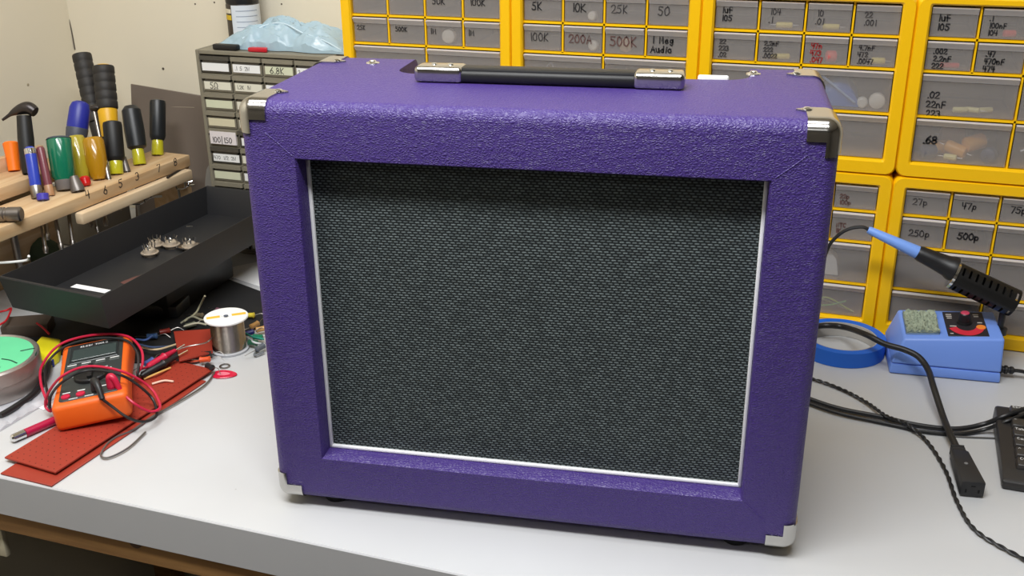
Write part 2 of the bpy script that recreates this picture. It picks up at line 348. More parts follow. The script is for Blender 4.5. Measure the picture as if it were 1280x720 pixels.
dg = bpy.context.evaluated_depsgraph_get(); me = bpy.data.meshes.new_from_object(base.evaluated_get(dg))
for o in (base, cut1, cut1b, cut2): bpy.data.objects.remove(o)
me.name = 'cabinet_shell'; link_me('cabinet_shell', me, TOLEX, amp, 40)
link('grille_cloth', box(bm_(), OX0+.001, OX1-.001, RD-.002, RD+.0005, OZ0+.001, OZ1-.001), GRILLE, amp)
b = bm_(); w = .0036; yp = RD-.0058
for x0, x1, z0, z1 in ((OX0, OX1, OZ0, OZ0+w), (OX0, OX1, OZ1-w, OZ1), (OX0, OX0+w, OZ0, OZ1), (OX1-w, OX1, OZ0, OZ1)): box(b, x0, x1, yp, RD-.0015, z0, z1, .0012, 2)
link('piping', b, mat('white_piping', (238, 238, 240), .4), amp)
link('rear_panel', box(bm_(), -CW/2+.03, CW/2-.03, CD-.002, CD+.002, Z0+.03, Z0+CH-.09, .001, 1), BLACKP, amp)
ch = link('chassis', box(bm_(), -.157, .190, .1725, CD-.004, Z0+CH-.069, Z0+CH-.026, .002), mat('dark_chassis', (38, 36, 36), .5), amp)
p0 = V(.158, .168, Z0+CH-.006)
link('white_tab', box(bm_(), .143, .173, .1665, .1712, Z0+CH-.03, Z0+CH+.003, .0022, 3), WHITEP, amp)
for sx in (-.21, .21):
    for y in (.03, CD-.03): b = bm_(); lathe(b, V(sx, y, 0), V(0, 0, 1), [(0, .013), (.002, .014), (.0125, .016)], 20); link('rubber_foot', b, BLACKR, amp)
# mitre seams in the covering
b = bm_()
for a, c in (((-CW/2+.026, Z0+CH-.029), (OX0-.004, OZ1+.004)), ((CW/2-.026, Z0+CH-.029), (OX1+.004, OZ1+.004)), ((CW/2-.03, Z0+.03), (OX1+.003, OZ0-.003))):
    tube(b, [V(a[0], .0002, a[1]), V((a[0]+c[0])/2+.0006, .0002, (a[1]+c[1])/2), V(c[0], .0002, c[1])], .00075, 6, 6)
link('mitre_seam', b, TOLEX, amp)
# metal corner protectors: shell hugging the rounded corner
def corner_bm(sx, sy, sz):
    t = bmesh.new(); R = RR; N = 46; L = .046; T = .0016
    def surf(p, off):
        q = V(max(p.x, R), max(p.y, R), max(p.z, R)); d = p-q
        d = d.normalized() if d.length > 1e-9 else V(0, 0, 0)
        return q + d*(R+off)
    # outline in unrolled coordinates on each of the three sides
    def front(u, v): return (u < .0285 and v < .0175) or (u < .0125 and v < .0305)
    def wing(u, v):                                     # u inwards from the edge, v back from the front: a pointed ear with the screw
        if v < .0165: return u < .0285
        if v < .0315: return u < .0285
        return v < .0465 and u < .0365 - abs(v-.0375)*1.35
    cells = {}
    def vert(p, off, key):
        if key not in cells: cells[key] = t.verts.new(surf(p, off))
        return cells[key]
    h = L/N
    quads = []
    for i in range(N):
        for j in range(N):
            u, v = (i+.5)*h, (j+.5)*h
            for f, ok in (('f', front(u, v)), ('t', wing(u, v)), ('s', wing(u, v))):
                if not ok: continue
                q = []
                for di, dj in ((0, 0), (1, 0), (1, 1), (0, 1)):
                    a, c = i+di, j+dj
                    k = {'f': (a, 0, c), 't': (a, c, 0), 's': (0, c, a)}[f]
                    q.append(k)
                quads.append(q)
    for q in quads:
        vs = [vert(V(*k)*h, T, (k, 1)) for k in q]
        try: t.faces.new(vs)
        except ValueError: pass
    edges = [e for e in t.edges if e.is_boundary]
    r = bmesh.ops.extrude_edge_only(t, edges=edges)
    inv = {v: k for k, v in cells.items()}
    nv = [g for g in r['geom'] if isinstance(g, bmesh.types.BMVert)]
    for v in nv:
        # pull the skirt down to the covering
        p = v.co; q = V(max(p.x, R), max(p.y, R), max(p.z, R)); d = p-q
        if d.length > 1e-9: v.co = q + d.normalized()*(R-.0006)
    cx, cy, cz = (CW/2, 0 if sy < 0 else CD, Z0+CH if sz > 0 else Z0)
    for v in t.verts:
        x, y, z = v.co; v.co = V(sx*(CW/2-x), (y if sy < 0 else CD-y), (Z0+CH-z) if sz > 0 else Z0+z)
    return t
for sx in (-1, 1):
    for sy in (-1, 1):
        for sz in (-1, 1):
            c = link('corner_protector', corner_bm(sx, sy, sz), NICKEL, amp, 50)
            yy = .037 if sy < 0 else CD-.037
            if sz > 0: b = bm_(); lathe(b, V(sx*(CW/2-.0265), yy, Z0+CH+.0008), V(0, 0, 1), [(0, .0046), (.0015, .0042), (.0026, .0026), (.003, .0004)], 14); link('screw', b, CHROME, c)
            b = bm_(); lathe(b, V(sx*(CW/2+.0008), yy, (Z0+CH-.0265) if sz > 0 else Z0+.0265), V(sx, 0, 0), [(0, .0046), (.0015, .0042), (.0026, .0026), (.003, .0004)], 14); link('screw', b, CHROME, c)
for x in (-.199, .197):
    b = bm_(); lathe(b, V(x, .197, Z0+CH-.0005), V(0, 0, 1), [(0, .0075), (.0012, .007), (.0018, .0045), (.0034, .003), (.0038, .0005)], 18); link('chassis_screw', b, CHROME, amp)
# strap handle
hz = Z0+CH
b = bm_(); box(b, -.085, .091, .1035, .1285, hz+.0005, hz+.0125, .0045, 3); box(b, -.085, .091, .106, .126, hz+.010, hz+.0145, .002, 2)
hs = link('handle_strap', b, BLACKR, amp)
for x0, x1 in ((-.1265, -.079), (.085, .1325)):
    b = bm_(); box(b, x0, x1, .102, .1305, hz+.0003, hz+.0155, .0042, 4)
    c = link('handle_cap', b, NICKEL, amp)
    for k in (.35, .7):
        b = bm_(); lathe(b, V(x0+(x1-x0)*k, .118, hz+.0152), V(0, 0, 1), [(0, .003), (.0012, .0026), (.0018, .0008)], 10); link('rivet', b, CHROME, c)

# ================================================================== YELLOW DRAWER CABINETS
YC, BW, BH, BD = .611, .2725, .2345, .155               # front plane, outer size
X0C = -.4885; PITCH_X = .2722
ROWS_U = [(.0205, .0795, 2), (.0835, .1385, 2), (.1425, .1805, 4), (.1845, .2235, 4)]
ROWS_L = [(.0205, .0690, 2), (.0730, .1320, 2), (.1360, .1775, 4), (.1815, .2175, 4)]
def cells(rows):
    out = []
    for z0, z1, n in rows[::-1]:
        w = (BW-.036+.004)/n
        for k in range(n): out.append((.018+k*w, .018+k*w+w-.004, z0, z1))
    return out                                          # 0-3 top row, 4-7 second, 8-9, 10-11 large
def make_cabinet(rows, ref):
    root = thing('drawer_cabinet', '', 'drawer cabinet')
    t = bm_()
    prof = rrect(BW, BH, .012, 5, BW/2, BH/2); it_ = rows[-1][1]+.0012; inn = rrect(BW-.035, it_-.0195, .003, 5, BW/2, (.0195+it_)/2)
    F, B = -.006, BD                                     # front lip stands proud of the drawers
    loops = []
    for pts, y in ((prof, B), (prof, F+.004), ([(BW/2+(x-BW/2)*.985, BH/2+(z-BH/2)*.985) for x, z in prof], F), ([(BW/2+(x-BW/2)*1.02, BH/2+(z-BH/2)*1.02) for x, z in inn], F), (inn, F+.003), (inn, B-.004)):
        loops.append([t.verts.new((x, y, z)) for x, z in pts])
    n = len(prof)
    for a, c in zip(loops, loops[1:]):
        for k in range(n): t.faces.new((a[k], a[(k+1) % n], c[(k+1) % n], c[k]))
    t.faces.new(loops[0]); t.faces.new(loops[-1])
    for i, (z0, z1, nn) in enumerate(rows):
        if i: box(t, .0165, BW-.0165, .0015, BD-.004, z0-.0035, z0-.0005)
        w = (BW-.036+.004)/nn
        for k in range(1, nn): box(t, .018+k*w-.0032, .018+k*w-.0008, .0015, BD-.004, z0-.002, z1+.002)
    link('frame', t, YELLOW, root)
    for x0, x1, z0, z1 in cells(rows):
        t = bm_(); g = .0007; xa, xb, za, zb = x0+g, x1-g, z0+g, z1-g*2
        box(t, xa, xb, .0022, .0036, za, zb)             # front
        box(t, xa+.001, xb-.001, .0036, .12, za, za+.0012); box(t, xa+.001, xa+.0022, .0036, .12, za, zb-.005); box(t, xb-.0022, xb-.001, .0036, .12, za, zb-.005)
        box(t, xa+.001, xb-.001, .1188, .12, za, zb-.005)
        d = link('drawer', t, DRAWER, root, 0)
        t = bm_(); hl = .0085
        hexa(t, [(xa, .0018, zb-hl), (xb, .0018, zb-hl), (xb, .0022, zb-hl+.0012), (xa, .0022, zb-hl+.0012), (xa, -.0042, zb-.0012), (xb, -.0042, zb-.0012), (xb, .0022, zb), (xa, .0022, zb)])
        link('lip', t, LIP, d, 0)
    return root
CABS = {}
order = ['leftmost', 'second from the left', 'third from the left', 'rightmost']
up = make_cabinet(ROWS_U, 0); lo = make_cabinet(ROWS_L, 0)
UL = ['yellow parts drawer cabinet of the upper row, directly right of the grey cabinet',
      'yellow parts drawer cabinet whose drawers read 5K, 10K and 1 Meg',
      'yellow parts drawer cabinet holding a blue bag, above the right end of the speaker cabinet',
      'yellow parts drawer cabinet at the upper right, with capacitors in its .68 drawer']
LL = ['yellow parts drawer cabinet hidden low behind the left half of the speaker cabinet',
      'yellow parts drawer cabinet hidden low behind the middle of the speaker cabinet',
      'yellow parts drawer cabinet on the bench behind the blue tape roll',
      'yellow parts drawer cabinet on the bench behind the soldering station, reading 47p and 500p']
for i in range(4):
    for lev, src, lab in ((1, up, UL), (0, lo, LL)):
        c = src if i == 0 else copy_tree(src)
        c.location = (X0C+i*PITCH_X, YC, lev*(BH+.0004)+.0002); c['label'] = lab[i]; c['group'] = 'yellow parts drawer cabinets stacked two high'
        CABS[lev, i] = c
def drawers(c):
    L = [o for o in bpy.data.objects if o.parent == c and o.name.startswith('drawer')]
    return sorted(L, key=lambda o: int(o.name.split('.')[-1]) if '.' in o.name else 0)
DR = {}
bpy.context.view_layer.update()
for k, c in CABS.items(): DR[k] = drawers(c)
def note(lev, i, cell, lines, h=.0085, w=.0013, ink=INK, dx=.006, dz=.0135):
    w *= 1.12; h *= .95 if len(lines) > 1 else 1.05
    x0, x1, z0, z1 = cells(ROWS_U if lev else ROWS_L)[cell]; b = bm_()
    writing(b, lines, h, w, 1.5, .06, Matrix.Translation((x0+dx, .0017, z1-dz))); link('handwriting', b, ink, DR[lev, i][cell], 0)
U = 1
note(U, 0, 2, ['50K'], ink=INK, dz=.012, dx=.008); note(U, 0, 3, ['100K'], dz=.012)
note(U, 0, 4, ['25K'], .006, .0011, FADED, .005); note(U, 0, 5, ['500K'], .006, .0012, INK, .008); note(U, 0, 6, ['1M'], .007, .0013, INK, .004); note(U, 0, 7, ['1M'], .007, .0013, INK, .004)
note(U, 1, 0, ['5K'], .010, .0015, dx=.010); note(U, 1, 1, ['10K'], .010, .0015, dx=.010); note(U, 1, 2, ['25K'], .010, .0012, FADED, .007); note(U, 1, 3, ['50'], .011, .0013, FADED, .012)
note(U, 1, 4, ['100K'], .010, .0013, FADED, .005); note(U, 1, 5, ['200A'], .0105, .0014, BROWNINK, .006); note(U, 1, 6, ['500K'], .012, .0016, BROWNINK, .005); note(U, 1, 7, ['1 Meg', 'Audio'], .009, .0017, INK, .004, .011)
note(U, 2, 0, ['1uF', '105'], .0075, .0014, dx=.008, dz=.011); note(U, 2, 1, ['104', '.1'], .0075, .0011, FADED, .010, .011); note(U, 2, 2, ['10', '.01'], .0075, .0011, FADED, .010, .011); note(U, 2, 3, ['22', '.001'], .007, .0011, FADED, .010, .011)
note(U, 2, 4, ['22', '223', '.02'], .0062, .0013, FADED, .007, .0105); note(U, 2, 5, ['2.2nF', '222', '.0022'], .0058, .0013, FADED, .007, .0105); note(U, 2, 6, ['47n', '473', '.047'], .0065, .0014, REDINK, .008, .0105); note(U, 2, 7, ['4.7nF', '472', '.0047'], .0062, .0013, FADED, .008, .0105)
note(U, 3, 0, ['1uF', '105'], .008, .0015, dx=.008, dz=.011); note(U, 3, 1, ['.1', '100nF', '104'], .0062, .0012, dx=.008, dz=.0105)
note(U, 3, 4, ['.002', '2.2nF', '222'], .0066, .0014, dx=.008, dz=.0105); note(U, 3, 5, ['.47', '470nF', '474'], .0066, .0015, dx=.010, dz=.011)
note(U, 3, 8, ['.02', '22nF', '223'], .0085, .0014, dx=.008, dz=.024); note(U, 3, 10, ['.68'], .009, .0020, dx=.010, dz=.024)
note(0, 2, 3, ['22p', '100p'], .006, .0011, BROWNINK, .006, .016); note(0, 2, 7, ['NTC', '1K'], .006, .0013, BROWNINK, .006, .018)
note(0, 3, 0, ['27p'], .008, .0011, FADED, .010); note(0, 3, 1, ['47p'], .008, .0013, INK, .010); note(0, 3, 2, ['75p'], .008, .0013, INK, .010); note(0, 3, 3, ['100p'], .008, .0013, INK, .008)
note(0, 3, 4, ['250p'], .0085, .0014, FADED, .010, .018); note(0, 3, 5, ['500p'], .0085, .0017, INK, .012, .016)
# things kept inside the drawers
def incell(lev, i, cell, fx, depth, dz=0):
    x0, x1, z0, z1 = cells(ROWS_U if lev else ROWS_L)[cell]; o = CABS[lev, i].location
    return V(o.x+x0+(x1-x0)*fx, YC+.0036+depth, o.z+z0+.0021+dz)
FILM = {'amber': mat('amber_film', (232, 168, 66), .35), 'navy': mat('navy_film', (40, 58, 96), .4), 'cream': mat('cream_film', (236, 226, 160), .4), 'red': mat('red_film', (226, 52, 48), .35), 'lemon': mat('lemon_film', (226, 206, 96), .4), 'white': mat('pale_plastic', (226, 222, 214), .4), 'tan': mat('tan_film', (196, 160, 110), .4)}
def capacitor(lev, i, cell, fx, depth, L, r, ang, col, label, dz=0, group=None, tilt=0):
    p = incell(lev, i, cell, fx, depth, dz+r); d = V(math.cos(ang)*math.cos(tilt), math.sin(ang)*math.cos(tilt), math.sin(tilt))
    t = thing('film_capacitor', label, 'capacitor', p, 0, group)
    b = bm_(); lathe(b, -d*L/2, d, [(0, r*.55), (r*.25, r*.95), (r*.5, r), (L-r*.5, r), (L-r*.25, r*.95), (L, r*.55)], 14); link('body', b, FILM[col], t)
    b = bm_(); cyl(b, d*L/2*.98, d*(L/2+.007), .0005, n=6); cyl(b, -d*L/2*.98, -d*(L/2+.007), .0005, n=6); link('leads', b, STEEL, t); return t
g68 = 'capacitors in the .68 drawer'
capacitor(1, 3, 10, .30, .034, .030, .0095, .3, 'amber', 'amber axial capacitor at the left rear of the .68 drawer', 0.001, g68)
capacitor(1, 3, 10, .47, .014, .030, .0085, -.35, 'amber', 'amber axial capacitor lying across the middle of the .68 drawer', .006, g68, -.25)
capacitor(1, 3, 10, .66, .020, .030, .0105, .5, 'amber', 'amber axial capacitor standing tallest in the .68 drawer', .013, g68, .2)
capacitor(1, 3, 10, .44, .046, .034, .0105, 0, 'tan', 'tan axial capacitor behind the middle of the .68 drawer', .015, g68)
capacitor(1, 3, 10, .18, .011, .022, .0095, .4, 'navy', 'dark blue capacitor at the front left of the .68 drawer', 0, g68)
capacitor(1, 3, 10, .83, .014, .018, .0098, 1.2, 'navy', 'dark blue capacitor at the right end of the .68 drawer', 0, g68)
capacitor(1, 3, 10, .42, .006, .017, .0042, -.25, 'cream', 'small cream capacitor against the front of the .68 drawer', .001, g68)
g02 = 'cream capacitors in the .02 drawer'
for k, (fx, a) in enumerate(((.45, .2), (.58, -.3), (.72, .5))):
    capacitor(1, 3, 8, fx, .011+k*.004, .019, .0038, a, 'cream', ['cream capacitor nearest the ink in the .02 drawer', 'cream capacitor second along the .02 drawer', 'cream capacitor furthest right in the .02 drawer'][k], .001, g02)
capacitor(1, 3, 4, .55, .007, .024, .0035, .1, 'red', 'red capacitor lying in the .002 drawer')
capacitor(1, 3, 1, .62, .007, .016, .0045, .2, 'red', 'red capacitor lying in the 100nF drawer')
capacitor(1, 2, 6, .62, .008, .015, .0078, .3, 'red', 'fat red capacitor lying in the .047 drawer')
capacitor(1, 2, 7, .62, .008, .018, .0046, .1, 'lemon', 'short pale yellow capacitor in the 4.7nF drawer at the end of its row')
capacitor(1, 2, 5, .52, .008, .026, .0042, .25, 'lemon', 'long pale yellow capacitor in the drawer left of the red inked one')
capacitor(1, 2, 1, .55, .008, .022, .004, .05, 'lemon', 'pale yellow capacitor in the top row drawer beside the 1uF one')
capacitor(1, 2, 2, .55, .008, .022, .004, .05, 'lemon', 'pale yellow capacitor in the top row drawer directly over the red inked one')
def knob(lev, i, cell, fx, r, label, col='white'):
    p = incell(lev, i, cell, fx, .004, r); b = bm_(); lathe(b, V(0, 0, 0), V(0, 1, 0), [(0, r*.7), (.0015, r*.95), (.004, r), (.011, r), (.012, r*.85)], 20)
    o = link('potentiometer_knob', b, FILM[col]); o.location = p; tag(o, label, 'knob')
knob(1, 0, 6, .55, .0105, 'white round knob in the first 1M drawer'); knob(1, 1, 1, .68, .0062, 'small white knob under the 10K mark'); knob(1, 1, 6, .5, .0098, 'tan knob in the 500K drawer', 'tan'); knob(1, 1, 5, .72, .007, 'pale knob in the 200A drawer')
knob(1, 2, 9, .86, .0105, 'pale round knob beside the blue bag in the large drawer'); knob(1, 2, 9, .70, .0072, 'small grey-white knob next to the blue bag in the large drawer')
def crumple(nx, ny, fx, thick, m, name, parent=None):   # closed crumpled pouch from a height function
    t = bm_(); top = [[t.verts.new(fx(i/nx, j/ny, 1)) for j in range(ny+1)] for i in range(nx+1)]
    bot = [[t.verts.new(fx(i/nx, j/ny, 0)) for j in range(ny+1)] for i in range(nx+1)]
    for i in range(nx):
        for j in range(ny):
            t.faces.new((top[i][j], top[i+1][j], top[i+1][j+1], top[i][j+1])); t.faces.new((bot[i][j], bot[i][j+1], bot[i+1][j+1], bot[i+1][j]))
    for i in range(nx): t.faces.new((top[i][0], bot[i][0], bot[i+1][0], top[i+1][0])); t.faces.new((top[i][ny], top[i+1][ny], bot[i+1][ny], bot[i][ny]))
    for j in range(ny): t.faces.new((top[0][j], top[0][j+1], bot[0][j+1], bot[0][j])); t.faces.new((top[nx][j], bot[nx][j], bot[nx][j+1], top[nx][j+1]))
    return link(name, t, m, parent, 30)
q = incell(1, 2, 9, .18, .001)
def bagf(u, v, s):
    z = .0015 if not s else .004+.036*math.sin(PI*min(1, max(0, u)))**.6*math.sin(PI*min(1, .1+v*.85))**.5 + .006*noise.noise(V(u*4, v*4, 2))
    return V(q.x+u*.056, q.y+.004+v*.05, q.z+z)
tag(crumple(14, 10, bagf, .001, mat('blue_poly_bag', (40, 104, 196), .3), 'parts_bag'), 'bright blue plastic parts bag inside the large drawer above the speaker cabinet', 'bag')
b = bm_(); a = incell(1, 2, 9, .20, .0022, .044); c = incell(1, 2, 9, .62, .0022, .008); cyl(b, a, c, .0016, n=8); tag(link('clear_rod', b, mat('pale_blue_rod', (150, 180, 226), .3)), 'thin pale blue rod slanting across the blue bag in the large drawer', 'rod')
q2 = incell(0, 2, 9, .32, .012)
tag(crumple(8, 8, lambda u, v, s: V(q2.x+u*.04, q2.y+v*.02, q2.z+.001+(.035*math.sin(PI*u)**.4 if s else 0)+(.004*noise.noise(V(u*5, v*5, 1)) if s else 0)), 0, PAPER, 'paper_packet'), 'crumpled white paper packet in the large drawer right of the speaker cabinet', 'packet')
gw = 'loose wires in the lowest large drawer by the speaker cabinet'
for k, (pts, lab) in enumerate(((((.30, .008, .002), (.55, .006, .02), (.85, .008, .004)), 'yellow-green wire arching highest in the lowest drawer by the speaker cabinet'), (((.35, .012, .016), (.6, .012, .012), (.9, .01, .001)), 'pale green wire sloping down in the lowest drawer by the speaker cabinet'), (((.3, .006, .004), (.6, .005, .009), (.8, .006, .018)), 'green wire rising rightwards in the lowest drawer by the speaker cabinet'))):
    b = bm_(); tube(b, [incell(0, 2, 11, *p) for p in pts], .0013, 6, 6); tag(link('wire_scrap', b, mat('wire_green_%d' % k, [(190, 206, 60), (206, 220, 150), (120, 176, 70)][k], .4)), lab, 'wire', gw)
b = bm_(); tube(b, [incell(1, 1, 8, .25, .005, .03), incell(1, 1, 8, .33, .006, .038), incell(1, 1, 8, .38, .005, .03)], .0011, 6, 6); tag(link('wire_scrap', b, STEEL), 'bare bent wire in the large drawer behind the handle', 'wire')
for cellx, lab, pts in ((11, 'pale bare wire in the drawer beside the .68 drawer', ((.1, .005, .02), (.3, .005, .03), (.5, .005, .018))),):
    b = bm_(); tube(b, [incell(1, 3, cellx, *p) for p in pts], .0012, 6, 6); tag(link('wire_scrap', b, WHITEP), lab, 'wire')

# ================================================================== GREY RESISTOR CABINET
gx0, gx1, gy, gz1 = -.7665, -.5190, .622, .350
gc = thing('resistor_cabinet', 'old grey steel cabinet of small smoked drawers with paper labels, in the corner', 'drawer cabinet', (gx0, gy, 0))
GW = gx1-gx0; t = bm_(); n_r = 11; rp = .0305; gcp = .0585
zt = gz1; zb = zt-.012-n_r*rp
for a in ((0, .007, 0, .15, 0, zt), (GW-.007, GW, 0, .15, 0, zt), (.007, GW-.007, 0, .15, zt-.007, zt), (.007, GW-.007, 0, .15, 0, .006), (.007, GW-.007, .145, .15, .006, zt-.007)): box(t, *a, .001, 1)
for r in range(1, n_r+1): box(t, .007, GW-.007, .002, .145, zt-.009-r*rp, zt-.007-r*rp)
for c in range(1, 5): box(t, .0062+c*gcp-.001, .0062+c*gcp+.001, .003, .145, .006, zt-.007)
link('case', t, GREYCAB, gc)
LABS = {(0, 0): ('w', []), (0, 1): ('w', ['.1 5 2W']), (0, 2): ('g', ['6.8K']), (0, 3): ('w', ['2 4']), (1, 0): ('c', ['5Ω']), (1, 1): ('c', ['1.2K 1W']), (1, 2): ('w', ['12']), (2, 0): ('g', []), (2, 1): ('c', ['1']), (3, 0): ('y', []), (3, 1): ('c', ['I.']), (4, 0): ('p', ['100|150']), (4, 1): ('w', ['2']), (5, 0): ('w', ['470 1/2 2W']), (5, 1): ('c', ['1K']), (6, 0): ('g', []), (6, 1): ('w', ['4'])}
PAPERS = {'w': mat('label_white', (232, 232, 230), .8), 'g': mat('label_greenish', (206, 208, 180), .8), 'c': mat('label_cream', (218, 214, 196), .8), 'y': mat('label_yellowed', (206, 198, 168), .8), 'p': mat('label_pink', (222, 214, 214), .8)}
for r in range(n_r):
    for c in range(4):
        x0 = .0075+c*gcp+.001; x1 = x0+gcp-.0035; z1 = zt-.0085-r*rp; z0 = z1-rp+.0025
        t = bm_(); prism(t, [(.012, z0), (.0004, z0), (-.0006, z0+.004), (-.0006, z1-.012), (.006, z1-.0105), (.006, z1-.0075), (-.003, z1-.007), (-.003, z1-.0005), (.012, z1-.0005)], x0, x1, M=Matrix(((0, 0, 1, 0), (1, 0, 0, 0), (0, 1, 0, 0), (0, 0, 0, 1))))
        box(t, x0, x1, .012, .13, z0, z0+.001)
        d = link('drawer', t, GREYCAB if (r+c) % 5 else GREYDARK, gc)
        t = bm_(); box(t, x0+.004, x1-.004, -.0002, .0058, z1-.0112, z1-.0078); link('finger_slot', t, GREYDARK, d)
        if (r, c) in LABS or c > 1 or r > 6:
            col, tx = LABS.get((r, c), ('w', []))
            lz0, lz1 = z0+.0035, z1-.0118
            if col == 'p': lz1 = z1-.003
            t = bm_(); dx = random.uniform(-.001, .001); box(t, x0+.003+dx, x1-.002+dx, -.0034 if col == 'p' else -.0013, -.0002, lz0, lz1); l = link('paper_label', t, PAPERS[col], d)
            if tx:
                h = {'6.8K': .0095, '5Ω': .0098, '100|150': .0085}.get(tx[0], .0058 if len(tx[0]) > 2 else .008)
                t = bm_(); writing(t, tx, h, .0013 if h > .007 else .0008, M=Matrix.Translation((x0+.012 if h > .007 and len(tx[0]) < 6 else x0+.0045, -.0036 if col == 'p' else -.0015, (lz0+lz1)/2+h/2-(.0035 if col == 'p' else 0)))); link('handwriting', t, INK if h > .007 else FADED, l, 0)
# spray can behind the bag
p = Y(303.5, 10, .745); sc_ = thing('spray_can', 'dark spray can with a white label and black cap against the back wall', 'can', (p.x, .745, gz1))
R_ = .0282
t = bm_(); lathe(t, V(0, 0, 0), V(0, 0, 1), [(0, R_*.9), (.003, R_), (.058, R_), (.06, R_*.96)], 32); link('can_body', t, mat('dark_can', (58, 50, 44), .4), sc_)
t = bm_(); lathe(t, V(0, 0, .06), V(0, 0, 1), [(0, R_*.97), (.004, R_*.99), (.05, R_*.95), (.056, R_*.85)], 32); link('cap', t, BLACKP, sc_)
def band(R, a0, a1, z0, z1, th=.0004, n=20):
    t = bm_(); P = [[(R+o)*math.cos(a0+(a1-a0)*k/n) for k in range(n+1)] for o in (0, th)]
    lay = []
    for o, z in ((0, z0), (0, z1), (th, z1), (th, z0)): lay.append([t.verts.new(((R+o)*math.cos(a0+(a1-a0)*k/n), (R+o)*math.sin(a0+(a1-a0)*k/n), z)) for k in range(n+1)])
    for i in range(4):
        for k in range(n): t.faces.new((lay[i][k], lay[i][k+1], lay[(i+1) % 4][k+1], lay[(i+1) % 4][k]))
    t.faces.new([l[0] for l in lay]); t.faces.new([l[-1] for l in lay][::-1]); return t
va = math.atan2(CAM.y-.745, CAM.x-p.x)
lb = link('paper_label', band(R_+.0001, va-.75, va+1.4, .008, .0585), mat('can_label', (212, 218, 226), .6), sc_)
for k in range(5):
    link('print_line', band(R_+.0006, va-.45, va+.9, .013+k*.009, .0142+k*.009, .0002), mat('label_grey_print', (150, 160, 176), .6), lb)
link('yellow_band', band(R_+.0001, va-1.5, va-.80, .034, .042), mat('can_yellow', (214, 180, 40), .5), sc_)
link('cream_band', band(R_+.0001, va-1.5, va-.80, .045, .052), mat('can_cream', (220, 212, 190), .5), sc_)
# blue bag on the grey cabinet
bagm = frosted('blue_poly_film', (176, 202, 216), .25, .2)
def bag2(u, v, s):
    x = -.742+u*.240; y = .640+v*.075
    h = .004+.036*math.exp(-((u-.42)/.2)**2)+.026*math.exp(-((u-.75)/.17)**2)+.012*math.exp(-((u-.15)/.12)**2)
    h *= .10+.90*math.sin(PI*min(1, v*.80+.02))**.8
    h += (.008*noise.noise(V(u*7, v*4, .3))+.018*(.45-abs(noise.noise(V(u*6+v*3, v*5-u*2, 5))))+.008*(.4-abs(noise.noise(V(u*15-v*6, v*9+u*5, 1)))))*(1-abs(2*u-1)**4)*.8
    return V(x, y+.008*noise.noise(V(u*6, 0, v)), gz1+.0012+(max(.002, h) if s else 0))
blue_bag = tag(crumple(70, 30, bag2, .001, bagm, 'plastic_bag'), 'crumpled pale blue plastic bag lying on top of the grey drawer cabinet', 'bag')
t = bm_(); box(t, 0, .045, 0, .012, 0, .009, .002); o = link('battery_clip', t, BLACKP); o.location = (-.735, .6255, gz1+.0005); tag(o, 'black block under the front edge of the pale blue bag', 'block')
t = bm_(); prism(t, [(0, 0), (.034, .002), (.03, .012), (.004, .010)], 0, .007, .0015); o = link('red_packet', t, mat('red_plastic', (190, 28, 44), .35)); o.location = (-.668, .6235, gz1+.0005); tag(o, 'small red packet peeking out under the pale blue bag', 'packet')
t = bm_(); tube(t, [bag2(.22, .12, 1), bag2(.36, .3, 1), bag2(.5, .34, 1), bag2(.66, .22, 1), bag2(.82, .12, 1), bag2(.96, .08, 1)], .0013, 8); link('folded_seam', t, frosted('bag_seam_film', (205, 226, 238), .15, .3), blue_bag)

# ================================================================== TOOL RACK
RZ = .16
rack = thing('tool_rack', 'pale wooden tool rack with numbered holes, holding screwdrivers by the left wall', 'tool rack', (0, 0, 0))
A = V(-.853, .215, 0); B = V(-.827, .655, 0); dirR = (B-A).normalized(); nR = V(-dirR.y, dirR.x, 0)
def rk(s, d, z): return A + dirR*s + nR*d + V(0, 0, z)   # s along the front edge, d back from it
LR = (B-A).length
def slab(s0, s1, d0, d1, z0, z1, bev=.0012): return hexa(bm_(), [rk(s0, d0, z0), rk(s1, d0, z0), rk(s1, d1, z0), rk(s0, d1, z0), rk(s0, d0, z1), rk(s1, d0, z1), rk(s1, d1, z1), rk(s0, d1, z1)], bev, 2)
link('top_board', slab(-.16, LR, 0, .082, RZ-.020, RZ), WOOD, rack)
link('lower_slat', slab(.165, LR-.012, -.012, .004, RZ-.040, RZ-.0215, .003), PALEWOOD, rack)
link('end_panel', slab(LR-.012, LR, .0045, .082, 0, RZ-.0205), WOOD, rack)
link('end_panel', slab(-.16, -.148, .0, .082, 0, RZ-.0205), WOOD, rack)
link('upper_board', slab(-.16, .27, .086, .15, RZ+.004, RZ+.024), WOOD, rack)
link('back_board', slab(-.16, .27, .152, .164, 0, RZ+.045), WOOD, rack)
ang = math.atan2(dirR.y, dirR.x)
for ch_, px, py in (('4', 106, 245), ('6', 128, 240), ('5', 146, 232), ('3', 167, 223), ('7', 194, 213), ('8', 216, 205)):
    # intersect the ray with the front face of the board
    d = ray(px, py-6); t_ = (A-CAM).dot(nR)/d.dot(nR); p = CAM+d*t_
    t = bm_(); writing(t, [ch_], .0125, .0017, M=Matrix.Translation(p-nR*.0004) @ Matrix.Rotation(ang, 4, 'Z')); link('number', t, FADED, rack, 0)

